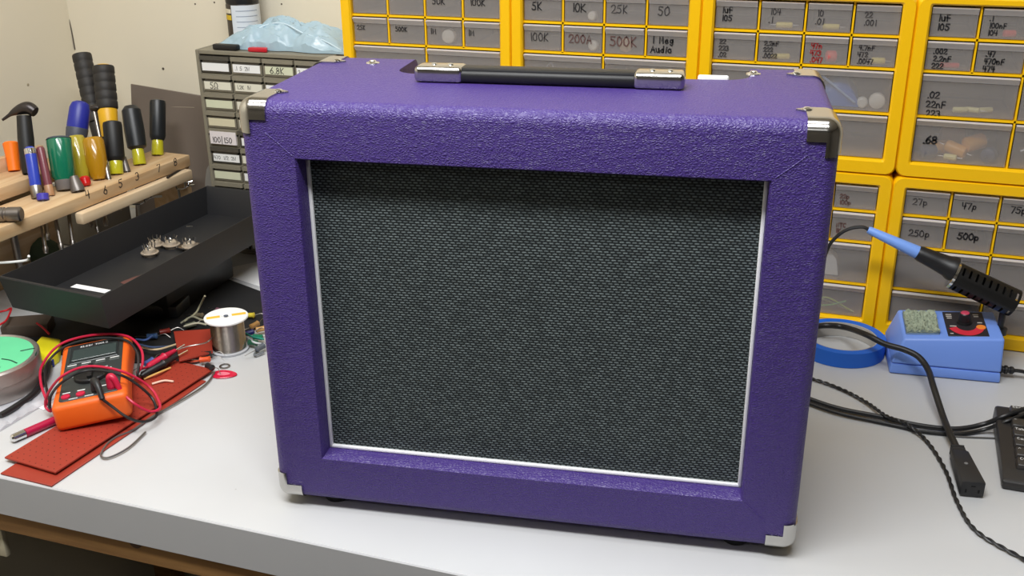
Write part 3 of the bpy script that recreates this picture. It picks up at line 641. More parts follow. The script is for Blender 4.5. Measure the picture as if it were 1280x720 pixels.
GT = 'tools standing in the wooden rack'
def tool(name, label, base_px, top_px, prof, m, blade=.1, parts=(), br=.003, zb=RZ, cat='screwdriver', blade_m=STEEL, sink=0):
    """handle profile given as (fraction of length, radius in metres) between the rack hole and the handle top"""
    prof = [(f, r*1.22) for f, r in prof]; parts = [(a, b0, c0_, d0*1.22, e0*1.22, g0) for a, b0, c0_, d0, e0, g0 in parts]
    p = G(base_px[0], base_px[1], zb); q_ = D(top_px[0], top_px[1], p); d = (q_-p); L = d.length; d.normalize()
    t = thing(name, label, cat, p, 0, GT)
    b = bm_(); lathe(b, V(0, 0, 0)+d*.0005, d, [(f*L, r) for f, r in prof], 20); link('handle', b, m, t)
    if blade: b = bm_(); cyl(b, d*.001, -d*blade, br, n=10); lathe(b, -d*(blade-.012), -d, [(0, br*1.02), (.004, br*1.5), (.012, br*.9)], 10); link('blade', b, blade_m, t)
    for nm, f0, f1, r0, r1, mm in parts:
        b = bm_(); lathe(b, d*(f0*L), d, [(0, r0*.94), ((f1-f0)*L*.08, r0), ((f1-f0)*L*.92, r1), ((f1-f0)*L, r1*.94)], 20); link(nm, b, mm, t)
    return t, p, d, L
def glass(name, rgb): return mat(name, rgb, .18, spec=.6, coat=.3)
GREEN = glass('green_acetate', (20, 112, 82)); AMBER = glass('amber_acetate', (176, 128, 22)); OLIVE = glass('olive_acetate', (172, 156, 46)); LIME = glass('lime_acetate', (190, 184, 40))
NAVYB = mat('blue_handle', (36, 44, 150), .4); GREYR = mat('grey_rubber', (66, 70, 82), .5); YELH = mat('yellow_handle', (232, 178, 30), .4)
SLEEVE = mat('black_sleeve', (30, 33, 36), .38); RIB = mat('ribbed_black_rubber', (40, 37, 35), .6)
bar = [(0, .8), (.06, .95), (.1, 1), (.9, 1), (.97, .93), (1, .6)]
def P_(r, prof=bar, f0=0): return [(f0+f*(1-f0), r*k) for f, k in prof]
def ribbed(r, n=7, f0=.3):
    o = [(0, r*.6), (f0, r*.75)]
    for k in range(n): f = f0+(1-f0)*k/n; w_ = (1-f0)/n; o += [(f+.06*w_, r*.95), (f+.2*w_, r), (f+.8*w_, r), (f+.96*w_, r*.95)]
    return o+[(1, r*.6)]
tool('screwdriver', 'black-sleeved screwdriver with a lime base, rightmost in the rack', (197, 194), (197, 125), P_(.0112, f0=.27), SLEEVE, .06, (('clear_base', 0, .29, .0086, .0078, LIME),))
tool('screwdriver', 'black-sleeved screwdriver leaning left over the dark plate, with a lime base', (175, 206), (163, 133), [(.26, .0085), (.3, .0128), (.6, .0136), (.93, .0126), (1, .008)], SLEEVE, .06, (('clear_base', 0, .28, .009, .008, LIME),))
tool('screwdriver', 'black-sleeved screwdriver with a lime base, in front of the black and yellow one', (146, 218), (140, 152), P_(.0125, f0=.25), BLACKR, .06, (('clear_base', 0, .27, .009, .009, LIME),))
tool('screwdriver', 'thick black and yellow ribbed screwdriver, second tallest in the rack', (140, 196), (129, 83), ribbed(.0150, 5, .52), RIB, .07, (('yellow_collar', .22, .53, .0118, .0135, YELH), ('yellow_end_cap', .96, 1.015, .0118, .0095, YELH)))
tool('screwdriver', 'tall black ribbed rubber handle leaning left, tallest in the rack', (128, 190), (102, 68), ribbed(.0136, 8, .3), RIB, .07)
tool('nut_driver', 'bright blue and grey handled driver leaning right', (90, 212), (101, 127), [(0, .006), (.3, .008), (.42, .013), (.65, .0142), (.9, .0135), (.97, .011), (1, .006)], NAVYB, .06, (('grey_grip', .33, .62, .0128, .0145, GREYR),), cat='nut driver')
tool('screwdriver', 'amber clear-handled screwdriver in the middle of the rack', (124, 225), (116, 173), P_(.0138, [(0, .55), (.1, .75), (.25, .85), (.4, 1), (.92, 1), (1, .8)]), AMBER, .075)
tool('screwdriver', 'olive clear-handled screwdriver between the green and the amber ones', (104, 226), (94, 171), P_(.0125, [(0, .6), (.2, .9), (.92, 1), (1, .8)]), OLIVE, .075)
tool('screwdriver', 'stubby green clear-handled screwdriver with a grey ferrule', (82, 238), (73, 172), [(0, .008), (.05, .011), (.2, .0115), (.26, .0145), (.93, .0155), (.97, .0145), (1, .012)], GREEN, .09, (('grey_ferrule', 0, .2, .0108, .0118, mat('grey_acetate', (112, 106, 102), .3)), ('dark_cap', .965, 1.0, .0155, .014, GREYR)))
tool('screwdriver', 'tiny red-handled screwdriver stub before the olive handle', (108, 233), (105, 221), P_(.0068, [(0, .7), (.2, 1), (.8, 1), (1, .7)]), mat('red_acetate', (196, 24, 26), .2), .075, br=.002)
tool('screwdriver', 'slim blue-barrelled driver on the left of the pair by the silver cylinder', (47, 248), (37, 184), P_(.0068), mat('blue_barrel', (44, 66, 180), .3), .085, (('silver_collar', .86, .97, .0071, .0071, CHROME), ('steel_base', 0, .26, .0072, .0070, STEEL)))
tool('screwdriver', 'slim maroon-barrelled driver on the right of the pair by the silver cylinder', (63, 245), (50, 184), P_(.0052), mat('maroon_barrel', (120, 62, 70), .3), .085, (('tan_base', 0, .22, .0058, .0056, mat('tan_plastic', (176, 132, 96), .4)),))
tool('screwdriver', 'stubby blue end cap in front of the slim driver pair', (54, 251), (53, 242), P_(.0072), mat('violet_blue_plastic', (66, 60, 170), .35), .06)
tool('marker', 'bright orange tapered marker standing in the upper tier of the rack', (18, 214), (13, 178), P_(.0098, [(0, .75), (.4, .8), (.95, 1.0), (1, .8)]), mat('orange_plastic', (250, 120, 20), .4), 0, cat='marker', zb=RZ+.024)
tool('grey_bit', 'grey tapered socket bit in front of the green screwdriver', (98, 240), (92, 221), P_(.0085, [(0, 1), (.3, 1), (1, .6)]), mat('grey_metal', (118, 112, 108), .4, .6), .02, cat='bit')
tool('grey_bit', 'thin grey metal punch right of the black sleeved handle', (159, 215), (154, 197), P_(.005, [(0, 1), (1, .8)]), mat('grey_metal', (118, 112, 108), .4, .6), .02, cat='punch')
# pick with a small T head
t, p, d, L = tool('probe_pick', 'thin silver pick with a dark knurled head beside the amber handle', (136, 224), (117, 136), [(0, .0036), (.3, .0034), (.35, .0022), (1, .0018)], STEEL, .05, cat='pick')
b = bm_(); lathe(b, d*L-V(.006, 0, 0), V(1, 0, .15), [(0, .003), (.004, .0055), (.011, .0055), (.017, .002)], 12); link('head', b, mat('dark_steel', (70, 66, 66), .35, .8), t)
# hook-headed black tool, far left
p = G(36, 218, RZ+.024); hp = D(30, 146, p); d = (hp-p); L = d.length; d.normalize()
ht = thing('small_hammer', 'black-handled hammer with a dark hooked steel head, leftmost in the rack', 'hammer', p, 0, GT)
b = bm_(); lathe(b, d*.001, d, [(0, .009), (.1*L, .0105), (.6*L, .0122), (1.0*L, .0108)], 16); link('handle', b, BLACKR, ht)
b = bm_(); h0 = D(44, 140, p)-p; h1 = D(34, 135, p)-p; h2 = D(18, 140, p)-p; h3 = D(3, 150, p)-p
tube(b, [h0, h1, h2, h3], lambda s: .0062+.0052*math.sin(PI*min(1, s*1.1+.12))-.0042*s, 14, 8); link('head', b, mat('dark_steel', (70, 66, 66), .35, .8), ht)
# silver cylinder lying at the left end of the rack
p = G(8, 268, RZ+.011); b = bm_(); e = (dirR*.6+nR*-.6).normalized()
lathe(b, V(-.0, 0, 0)-V(.03, .012, 0), V(.05, .02, 0.0), [(0, .009), (.003, .0105), (.03, .0105), (.031, .0095), (.034, .0095), (.035, .0105), (.052, .0105), (.054, .0085)], 20)
o = link('socket', b, mat('dull_steel', (128, 122, 118), .35, .9)); o.location = p; tag(o, 'dull silver metal cylinder lying at the left front of the wooden rack', 'socket')
# things under and behind the rack
plate_m = mat('brown_grey_steel', (118, 106, 96), .5, .1, var=(8, .15))
pl = thing('metal_plate', 'dark brown-grey metal plate leaning on the back wall behind the screwdrivers', 'plate')
c4 = [Y(163, 105, .742), Y(258, 120, .742), None, None]
zb_ = 0.002; hexa_pts = [V(-1.0, .700, zb_), V(-.835, .700, zb_), V(-.835, .703, zb_), V(-1.0, .703, zb_), c4[0], c4[1]+V(.012, 0, -.002), c4[1]+V(.012, .003, -.002), c4[0]+V(0, .003, 0)]
link('sheet', hexa(bm_(), hexa_pts, .0008, 1), plate_m, pl)
a0, a1 = Y(208, 133, .741), Y(244, 134, .741); b = bm_()
tube(b, [a0+V(0, -.003, 0), a1+V(0, -.003, 0)], .0008, 6, 2); link('scribed_line', b, mat('pale_scratch', (150, 138, 122), .5), pl)
bp_ = G(262, 250, .06)
def bag3(u, v, s):
    return V(-.815+u*.045+.004*noise.noise(V(u*4, v*5, 1)), .672+v*.045, .0015+((.15+.03*noise.noise(V(u*5, v*5, 8)))*(1-.5*v)*math.sin(PI*(.12+.76*u))**.4 if s else 0))
tag(crumple(12, 12, bag3, 0, frosted('grey_poly_film', (150, 146, 138), .2, .3), 'plastic_pouch'), 'grey plastic pouch between the rack end and the grey cabinet', 'pouch')
def clampthing(px, py, lab, sc=1.0, z=.105):
    p = G(px, py, z); t = thing('spring_clamp', lab, 'clamp', p, .9, 'clamps under the rack')
    b = bm_(); tube(b, [V(-.024, 0, -.002)*sc, V(-.026, 0, .012)*sc, V(-.01, .002, .017)*sc, V(.012, .002, .014)*sc, V(.026, 0, .016)*sc], .0026*sc, 8); link('upper_jaw', b, CHROME, t)
    b = bm_(); tube(b, [V(-.024, 0, -.002)*sc, V(-.006, 0, -.004)*sc, V(.012, 0, .003)*sc, V(.03, 0, .002)*sc], .0028*sc, 8); link('lower_jaw', b, CHROME, t)
    b = bm_(); cyl(b, V(0, 0, -.004)*sc, V(.003, .001, .018)*sc, .0028*sc, n=10); cyl(b, V(.010, -.004, .006)*sc, V(.016, .008, .010)*sc, .003*sc, n=10); link('screw', b, CHROME, t)
    post = bm_(); cyl(post, V(-.01, .004, -z+.001), V(-.01, .004, -.001), .0022, n=8); link('stem', post, STEEL, t)
clampthing(180, 250, 'chrome clamp under the right half of the rack, behind the black tray'); clampthing(231, 234, 'small chrome clamp hanging at the right end of the rack', .55, .112)
b = bm_(); cyl(b, rk(LR-.075, -.010, RZ-.0195), rk(LR-.02, .004, RZ-.0208), .0022, n=8); o = link('flat_file', b, mat('dark_steel', (70, 66, 66), .35, .8)); tag(o, 'short dark rod resting on the lower slat at the right end of the rack', 'rod')
q3 = G(48, 322, .03)
tag(crumple(10, 10, lambda u, v, s: V(q3.x-.045+u*.075, q3.y-.01+v*.055, .0012+(.058*math.sin(PI*u)**.5*math.sin(PI*(.15+.7*v))**.5+.006*noise.noise(V(u*4, v*4, 3)) if s else 0)), 0, mat('dark_green_cloth', (52, 66, 44), .8, bump=(200, .3, .002)), 'cloth_pouch'), 'dark green cloth pouch on the bench under the left of the rack', 'pouch')
b = bm_(); a0 = G(30, 326, .105); tube(b, [a0-V(.05, .03, .0), a0, G(36, 320, .115)], .0019, 8); o = link('white_straw', b, WHITEP); tag(o, 'short bent white tube lying behind the left corner of the black tray', 'tube')
b = bm_(); rr = G(5, 300, .09); cyl(b, V(rr.x-.01, rr.y+.03, .001), V(rr.x-.01, rr.y+.03, RZ-.021), .006, n=12); o = link('metal_post', b, STEEL); tag(o, 'steel rod standing under the left end of the rack', 'rod')
p = Y(38, 300, .45); b = bm_(); lathe(b, V(p.x-.005, .45, .001), V(0, 0, 1), [(0, .011), (.002, .012), (.11, .0105), (.128, .006), (.136, .006)], 16); o = link('dark_bottle', b, mat('dark_glass', (28, 26, 24), .25)); tag(o, 'narrow dark bottle standing in the shade under the rack', 'bottle')
t = bm_(); box(t, 0, .12, 0, .09, 0, .10, .004); o = link('grey_box', t, mat('warm_grey_card', (120, 114, 104), .7)); o.location = (-1.085, .56, .001); tag(o, 'warm grey box on the bench in the shade under the rack', 'box')

# ================================================================== BLACK TRAY and what is in it
tray = thing('metal_tray', 'long black metal tray with raised sides holding four tube sockets', 'tray')
FL, FR, BR, BL = V(-.797, .168, 0), V(-.617, .150, 0), V(-.607, .612, 0), V(-.770, .6155, 0)
cen = (FL+FR+BR+BL)/4
def ins(c, k): return c + (cen-c).normalized()*k
def loop(t, k, z): return [t.verts.new(ins(c, k)+V(0, 0, z)) for c in (FL, FR, BR, BL)]
t = bm_(); lp = [loop(t, .010, .072), loop(t, .0, .119), loop(t, .001, .1205), loop(t, .004, .1205), loop(t, .0055, .118), loop(t, .016, .0745)]
for a, c in zip(lp, lp[1:]):
    for k in range(4): t.faces.new((a[k], a[(k+1) % 4], c[(k+1) % 4], c[k]))
t.faces.new(lp[0][::-1]); t.faces.new(lp[-1])
link('tray_shell', t, mat('black_enamel', (36, 36, 38), .5, spec=.4, var=(5, .25)), tray, 20)
a, c = G(88, 359, .0752), G(133, 367, .0752); c = V(c.x, c.y, .0752); dl = (c-a).normalized(); nl = V(-dl.y, dl.x, 0); b = bm_()
hexa(b, [a, a+dl*.062, a+dl*.062+nl*.012, a+nl*.012, a+V(0, 0, .0004), a+dl*.062+V(0, 0, .0004), a+dl*.062+nl*.012+V(0, 0, .0004), a+nl*.012+V(0, 0, .0004)]); link('label_sticker', b, PAPER, tray, 0)
b = bm_()
sm = [G(px, py, .0751) for px, py in ((150, 353), (168, 346), (186, 341), (189, 343), (172, 350), (156, 356))]
b.faces.new([b.verts.new(v) for v in sm]); link('pink_smear', b, mat('pink_smear', (96, 58, 52), .7), tray, 0)
t = thing('black_box', 'low black box under the long black tray', 'box', (-.70, .375, 0), .02); link('body', box(bm_(), -.045, .035, -.04, .14, .0034, .0716, .003), BLACKP, t); link('lid_seam', box(bm_(), -.0455, .0355, -.0405, .1405, .045, .0462), mat('black_gap', (10, 10, 10), .8), t)
g = 'tube sockets in the black tray'
sock_m = mat('ceramic_mica', (178, 164, 146), .35, .35, var=(200, .25))
for k, (px, py, lab, rot) in enumerate(((187, 314, 'tube socket nearest the front of the black tray', .3), (194, 304, 'tube socket just behind the foremost one in the black tray', 1.1), (214, 304, 'third tube socket from the left in the black tray', .2), (237, 306, 'tube socket with a broad metal flange, rightmost in the black tray', .7))):
    p = G(px, py, .082); t = thing('tube_socket', lab, 'tube socket', (p.x, p.y, .0746), rot, g)
    b = bm_(); lathe(b, V(0, 0, 0), V(0, 0, 1), [(0, .0098), (.004, .0112), (.005, .0135), (.0062, .0135), (.0068, .0105), (.011, .009), (.0118, .0065)], 22); link('body', b, sock_m, t)
    if k == 3:
        b = bm_(); prism(b, [(-.021, 0), (-.012, -.010), (.012, -.010), (.021, 0), (.012, .010), (-.012, .010)], .0052, .0064); link('flange', b, CHROME, t)
    for j in range(8):
        a = 2*PI*j/9; b = bm_(); r_ = .0078
        hexa(b, [V(x*math.cos(a)-y*math.sin(a), x*math.sin(a)+y*math.cos(a), z) for z, r2 in ((.010, r_), (.0185, r_+.002)) for x, y in ((r2-.0005, -.0009), (r2+.0005, -.0009), (r2+.0005, .0009), (r2-.0005, .0009))]); link('solder_lug', b, CHROME, t)
    b = bm_(); lathe(b, V(0, 0, .0118), V(0, 0, 1), [(0, .0025), (.002, .0022), (.003, .0008)], 10); link('centre_pin', b, CHROME, t)
p = G(233, 283, .0755); b = bm_(); cyl(b, p, p+V(.010, .003, 0), .0007, n=6); tag(link('solder_scrap', b, CHROME), 'tiny silver scrap of solder lying in the black tray behind the sockets', 'scrap')

# ================================================================== MULTIMETER AND LEFT CLUTTER
BZ = .0072
def board(P4, z0, z1, name, lab, holes=True, group=None):
    t = thing(name, lab, 'circuit board', (0, 0, 0), 0, group)
    link('board', hexa(bm_(), [V(q.x, q.y, z0) for q in P4]+[V(q.x, q.y, z1) for q in P4], .0004, 1), REDBOARD, t)
    if holes:
        b = bm_(); nx, ny = 8, 30
        for i in range(nx):
            for j in range(ny):
                u, v = (i+.7)/(nx+.4), (j+.5)/ny
                c = P4[0].lerp(P4[1], u).lerp(P4[3].lerp(P4[2], u), v)
                vs = [b.verts.new(V(c.x+.0009*math.cos(2*PI*k/6), c.y+.0009*math.sin(2*PI*k/6), z1+.0001)) for k in range(6)]; b.faces.new(vs)
        link('hole_grid', b, mat('board_holes', (84, 24, 16), .7), t, 0)
    return t
top4 = [V(-.606, -.056, 0), V(-.528, -.064, 0), V(-.505, .209, 0), V(-.583, .217, 0)]
low4 = [V(-.592, -.0785, 0), V(-.519, -.0815, 0), V(-.5005, .185, 0), V(-.575, .190, 0)]
board(low4, .0003, .0022, 'perforated_board', 'lower of the two stacked red boards, reaching to the bench edge', False, 'red circuit boards')
board(top4, .0047, .0072, 'perforated_board', 'upper of the two stacked red boards, under the orange meter', True, 'red circuit boards')
t = bm_()
for x, y in ((-.585, -.035), (-.545, -.04), (-.53, .16), (-.565, .17)): box(t, x-.004, x+.004, y-.004, y+.004, .0022, .0048)
o = link('board_spacers', t, REDBOARD, [q for q in bpy.data.objects if q.name == 'perforated_board.001'][0])
board([V(*G(224, 451, .0125)[:2], 0), V(*G(266, 440, .0125)[:2], 0), V(*G(263, 411, .0125)[:2], 0), V(*G(217, 414, .0125)[:2], 0)], .010, .0125, 'terminal_board', 'small rust red board lying left of the solder spool', False, 'red circuit boards')

MR = math.radians(36); TILT = math.radians(5.0); mp0 = (G(77, 545, BZ)+G(163, 525, BZ))/2
meter = thing('multimeter', 'orange and dark grey digital multimeter wrapped in red and black leads', 'multimeter', (mp0.x, mp0.y, BZ+.0040), MR)
meter.rotation_euler = (0, -TILT, MR)
MW, ML, MT = .087, .178, .034
out = []
for v in [i/12 for i in range(13)]:
    wv = MW/2*(1-.05*math.sin(PI*v)**2*(1 if .2 < v < .8 else .6)); out.append((wv, v*ML))
outl = out+[(-x, y) for x, y in out[::-1]]
t = bm_(); prism(t, outl, 0, MT, .0065, 3); link('holster', t, ORANGE, meter)
link('face_plate', prism(bm_(), rrect(MW-.017, ML-.018, .006, 5, 0, ML/2), MT-.004, MT+.0012, .0006, 1), DARKFACE, meter)
link('screen_bezel', box(bm_(), -.030, .030, ML-.068, ML-.016, MT+.001, MT+.0022, .0008, 1), mat('meter_bezel', (44, 48, 48), .3), meter)
link('screen', box(bm_(), -.027, .027, ML-.060, ML-.028, MT+.0020, MT+.0026, .0004, 1), SCREEN, meter)
FLAT = Matrix(((1, 0, 0, 0), (0, 0, 1, 0), (0, -1, 0, 0), (0, 0, 0, 1)))   # writing plane x/z -> x/y, facing up
def upw(x, y, z): return Matrix.Translation((x, y, z)) @ FLAT
t = bm_(); writing(t, ['KLEIN TOOLS'], .0042, .0008, jit=.02, M=upw(-.019, ML-.0185, MT+.0024)); link('logo_lettering', t, WHITEINK, meter, 0)
for k in range(4):
    x = -.026+k*.0173; t = bm_(); box(t, x-.0065, x+.0065, ML-.079, ML-.0735, MT+.001, MT+.0018, .0006, 1); bt = link('button', t, mat('grey_button', (70, 76, 74), .5), meter)
    t = bm_(); box(t, x-.0055, x+.0055, ML-.0725, ML-.0705, MT+.0011, MT+.0015); link('button_legend', t, WHITEINK, bt)
t = bm_(); lathe(t, V(0, ML*.36, MT+.001), V(0, 0, 1), [(0, .021), (.004, .0205), (.0055, .019)], 32); box(t, -.003, .003, ML*.36-.018, ML*.36+.018, MT+.006, MT+.0105, .001); link('dial', t, BLACKP, meter)
for k in range(10):
    a = PI*(.1+.8*k/9); t = bm_(); box(t, -.0022, .0022, -.0006, .0006, 0, .0003, 0, 1, Matrix.Translation((.0255*math.cos(a), ML*.36+.0255*math.sin(a), MT+.0012))); link('dial_mark', t, WHITEINK, meter)
for x, mm in ((-.027, REDLEAD), (-.010, REDLEAD), (.008, BLACKP), (.026, REDLEAD)):
    t = bm_(); lathe(t, V(x, .019, MT+.0008), V(0, 0, 1), [(0, .0056), (.002, .0052), (.0022, .003)], 16); link('input_jack', t, mm, meter)
t = bm_()
for x, w_ in ((-.027, .009), (-.010, .009), (.02, .012)): box(t, x-w_/2, x+w_/2, .0285, .0305, MT+.0011, MT+.0015)
for x, w_ in ((-.018, .010), (.0, .010)): box(t, x-w_/2, x+w_/2, .0105, .0118, MT+.0011, MT+.0015)
link('jack_print', t, WHITEINK, meter)
mw = Matrix.Translation((mp0.x, mp0.y, BZ+.0040)) @ Matrix.Rotation(MR, 4, 'Z') @ Matrix.Rotation(-TILT, 4, 'Y')
def lead(name, lab, m, jack_x, path, probe, plug_tip, pm):
    t = thing(name, lab, 'test lead', (0, 0, 0), 0, 'multimeter test leads')
    j = mw @ V(jack_x, .019, MT+.003); b = bm_(); tip = plug_tip
    b = bm_(); tube(b, [j, j+V(0, 0, .012), j.lerp(tip, .5)+V(0, 0, .012), tip], lambda s: .0058-.0026*s, 12); link('plug', b, m, t)
    b = bm_(); tube(b, [tip]+path+[probe[0]], .0017, 8, 7); link('cable', b, m, t)
    d = (probe[1]-probe[0]); L = d.length
    b = bm_(); lathe(b, probe[0], d, [(0, .002), (.06*L, .0046), (.55*L, .0048), (.6*L, .0062), (.64*L, .0046), (L, .0026)], 14); link('probe_handle', b, pm, t)
    b = bm_(); dn = d.normalized(); cyl(b, probe[1], probe[1]+dn*.018, .0011, n=8); link('probe_tip', b, CHROME, t)
z1 = BZ+MT+.018
def W(l, z0=None): return [G(x, y, z) for x, y, z in l]
zl = z1
lead('test_lead', 'crimson test lead looped twice around the orange meter', REDLEAD, .026,
     W([(166, 503, .036), (186, 514, .020), (199, 511, .018), (198, 500, .022), (185, 482, .034), (152, 464, zl), (110, 458, zl+.003), (78, 470, zl), (60, 492, .034), (57, 508, .016), (64, 514, .012), (58, 500, .02), (51, 478, .026), (53, 456, .030), (76, 430, .044), (118, 418.5, .052), (158, 420, .05), (176, 436, .042), (178, 455, .030), (172, 466, .022), (174, 462, .02)]),
     (G(184, 459, .018), G(219, 438, .020)), G(150, 488, .046), REDLEAD)
lead('test_lead', 'black test lead running inside the crimson loops on the orange meter', CABLE, .008,
     W([(140, 508, .036), (158, 521, .028), (176, 527, .016), (191, 524, .012), (196, 515, .0135), (187, 494, .026), (152, 469, zl+.004), (110, 463, zl+.006), (80, 476, zl+.003), (64, 494, .036), (62, 510, .018), (59, 490, .022), (56, 470, .026), (60, 452, .032), (82, 433, .046), (120, 423, .054), (156, 425, .052), (171, 440, .044), (173, 458, .032), (172, 470, .022)]),
     (G(176, 470, .014), G(222, 445, .016)), G(128, 499, .046), BLACKP)
b = bm_(); a, c = G(14, 549, .006), G(74, 523, .006); cyl(b, a+(c-a)*.28, c, .0052, n=14)
pr = thing('probe_sleeve', 'dark red pen with a silver cap lying left of the orange meter', 'pen'); link('barrel', b, mat('dark_crimson', (168, 18, 62), .35), pr)
b = bm_(); lathe(b, a, c-a, [(0, .0032), (.002, .005), ((c-a).length*.27, .0052)], 14); link('silver_cap', b, CHROME, pr)
# tin
tc_ = V(-.765, .084, 0); tin = thing('round_tin', 'round silver tin with a bright green paper lid label, at the left end', 'tin', tc_)
t = bm_(); lathe(t, V(0, 0, .0006), V(0, 0, 1), [(0, .066), (.003, .0685), (.024, .0685), (.025, .070), (.042, .070), (.0445, .068), (.045, .0655), (.0435, .0635)], 64); link('tin_body', t, mat('tin_metal', (176, 168, 162), .38, .75), tin)
t = bm_(); lathe(t, V(0, 0, .0436), V(0, 0, 1), [(0, .0632), (.0006, .0628)], 64); lid = link('lid_label', t, mat('green_label', (104, 208, 152), .55, var=(30, .08)), tin)
t = bm_()
for a0, (x, y) in enumerate(((.018, -.012), (.03, .004), (.012, -.034), (.036, .03))):
    tube(t, [V(x, y, .0444), V(x+.014, y+.006*(a0-1), .0444), V(x+.028, y-.004, .0444)], .0009, 6, 5)
link('label_scrawl', t, mat('dark_green_print', (22, 70, 52), .6), lid)
# small items
t = bm_(); q_ = [G(41, 432, .016), G(52, 420, .016), G(76, 424, .016), G(72, 440, .016), G(55, 452, .016), G(48, 448, .016)]
prism(t, [(v.x, v.y) for v in q_], .0005, .016, .0015, 2); tag(link('yellow_pack', t, mat('yellow_card', (236, 222, 30), .5)), 'bright yellow packet wedged between the green tin and the meter', 'packet')
t = bm_(); a = G(62, 449, .006); box(t, -.006, .006, -.016, .016, 0, .011, .0015, 2, ROT(.7, (a.x, a.y, .0005))); tag(link('blue_clip', t, mat('dark_blue_plastic', (34, 46, 116), .4)), 'dark blue block just left of the top of the meter', 'block')
t = bm_(); a = G(55, 507, 0); box(t, -.015, .012, -.008, .008, .0003, .0012, 0, 1, ROT(-.3, (a.x, a.y, 0))); tag(link('paper_scrap', t, PAPER), 'white paper scrap left of the orange meter', 'paper')
def film(u, v, s): return G(0, 540).lerp(G(70, 498), u) + V(-.06, .03, 0)*v + V(0, 0, .0006+(.001+.005*abs(noise.noise(V(u*5, v*5, 9))) if s else 0))
tag(crumple(16, 10, film, 0, frosted('clear_film', (214, 214, 220), .45, .2), 'clear_bag'), 'flat clear plastic bag in front of the round tin', 'bag')
b = bm_(); tube(b, W([(0, 520, .006), (20, 508, .006), (42, 492, .006), (56, 472, .008), (62, 452, .008)]), .0042, 8); tag(link('thick_cable', b, CABLE), 'thick black cable curving around the front of the round tin', 'cable')
b = bm_(); tube(b, W([(268, 466, .003), (255, 482, .003), (222, 503, .003), (190, 521, .003), (165, 538, .003), (146, 546, .003), (133, 556, .003), (126, 569, .003), (136, 572, .003), (160, 560, .003), (182, 540, .003)]), .0012, 6); tag(link('bare_wire', b, mat('tinned_wire', (130, 128, 126), .35, .7)), 'thin grey wire looped along the right side of the red boards', 'wire')
# guitar pick
p = G(279, 469, 0); t = bm_()
pk = [(.017*math.cos(a)*(1+.12*math.cos(a)), .0115*math.sin(a)*(1-.12*math.cos(a))) for a in [2*PI*k/28 for k in range(28)]]
prism(t, pk, .0004, .0022, .0006, 1, ROT(.25, (p.x, p.y, 0))); gp = tag(link('guitar_pick', t, mat('red_celluloid', (206, 22, 60), .25)), 'red guitar pick lying in front of the solder spool', 'guitar pick')
t = bm_(); prism(t, [(x*.5, y*.45) for x, y in pk], .00225, .0024, 0, 1, ROT(.25, (p.x, p.y, 0))); link('pale_print', t, mat('pink_print', (232, 120, 140), .4), gp)
p = G(281, 458.5, 0); t = bm_(); ring(t, V(p.x, p.y, 0), .0075, .0048, .0004, .0014, 24); tag(link('washer', t, STEEL), 'small steel washer between the red pick and the solder spool', 'washer')
# solder spool
p = G(287.5, 437, 0); sp = thing('solder_spool', 'white-flanged spool of shiny solder wire standing on the bench', 'spool', (p.x, p.y, 0))
b = bm_(); lathe(b, V(0, 0, .0004), V(0, 0, 1), [(0, .0255), (.003, .0265), (.0035, .024)], 40); link('bottom_flange', b, mat('clear_flange', (196, 198, 202), .3), sp)
b = bm_(); pf = [(0.0, .0225)]
for k in range(30): pf += [(.0005+k*.00145, .0228), (.0012+k*.00145, .0232)]
lathe(b, V(0, 0, .0042), V(0, 0, 1), pf, 40); link('solder_coil', b, mat('solder_metal', (176, 168, 160), .24, 1), sp)
b = bm_(); lathe(b, V(0, 0, .0482), V(0, 0, 1), [(0, .0285), (.0008, .030), (.0028, .030), (.0036, .029), (.0038, .006), (.0022, .0045)], 48); tf = link('top_flange', b, WHITEP, sp)
la = math.radians(38)
b = bm_()
for s0, s1 in ((-.026, -.008), (.008, .027)): box(b, s0, s1, -.0035, .0035, .0519, .0523, 0, 1, ROT(la))
link('yellow_label', b, mat('label_amber', (232, 182, 60), .6), tf)
b = bm_(); lathe(b, V(0, 0, .0521), V(0, 0, 1), [(0, .0034), (.0003, .0034)], 16); link('hub_hole', b, mat('hub_dark', (84, 90, 104), .6), tf)
b = bm_(); tube(b, [V(p.x-.023, p.y, .02), G(258, 428, .032), G(235, 433, .034), G(222, 437, .034)], .0009, 6); tag(link('solder_strand', b, STEEL), 'grey strand of solder leading left from the spool', 'wire')
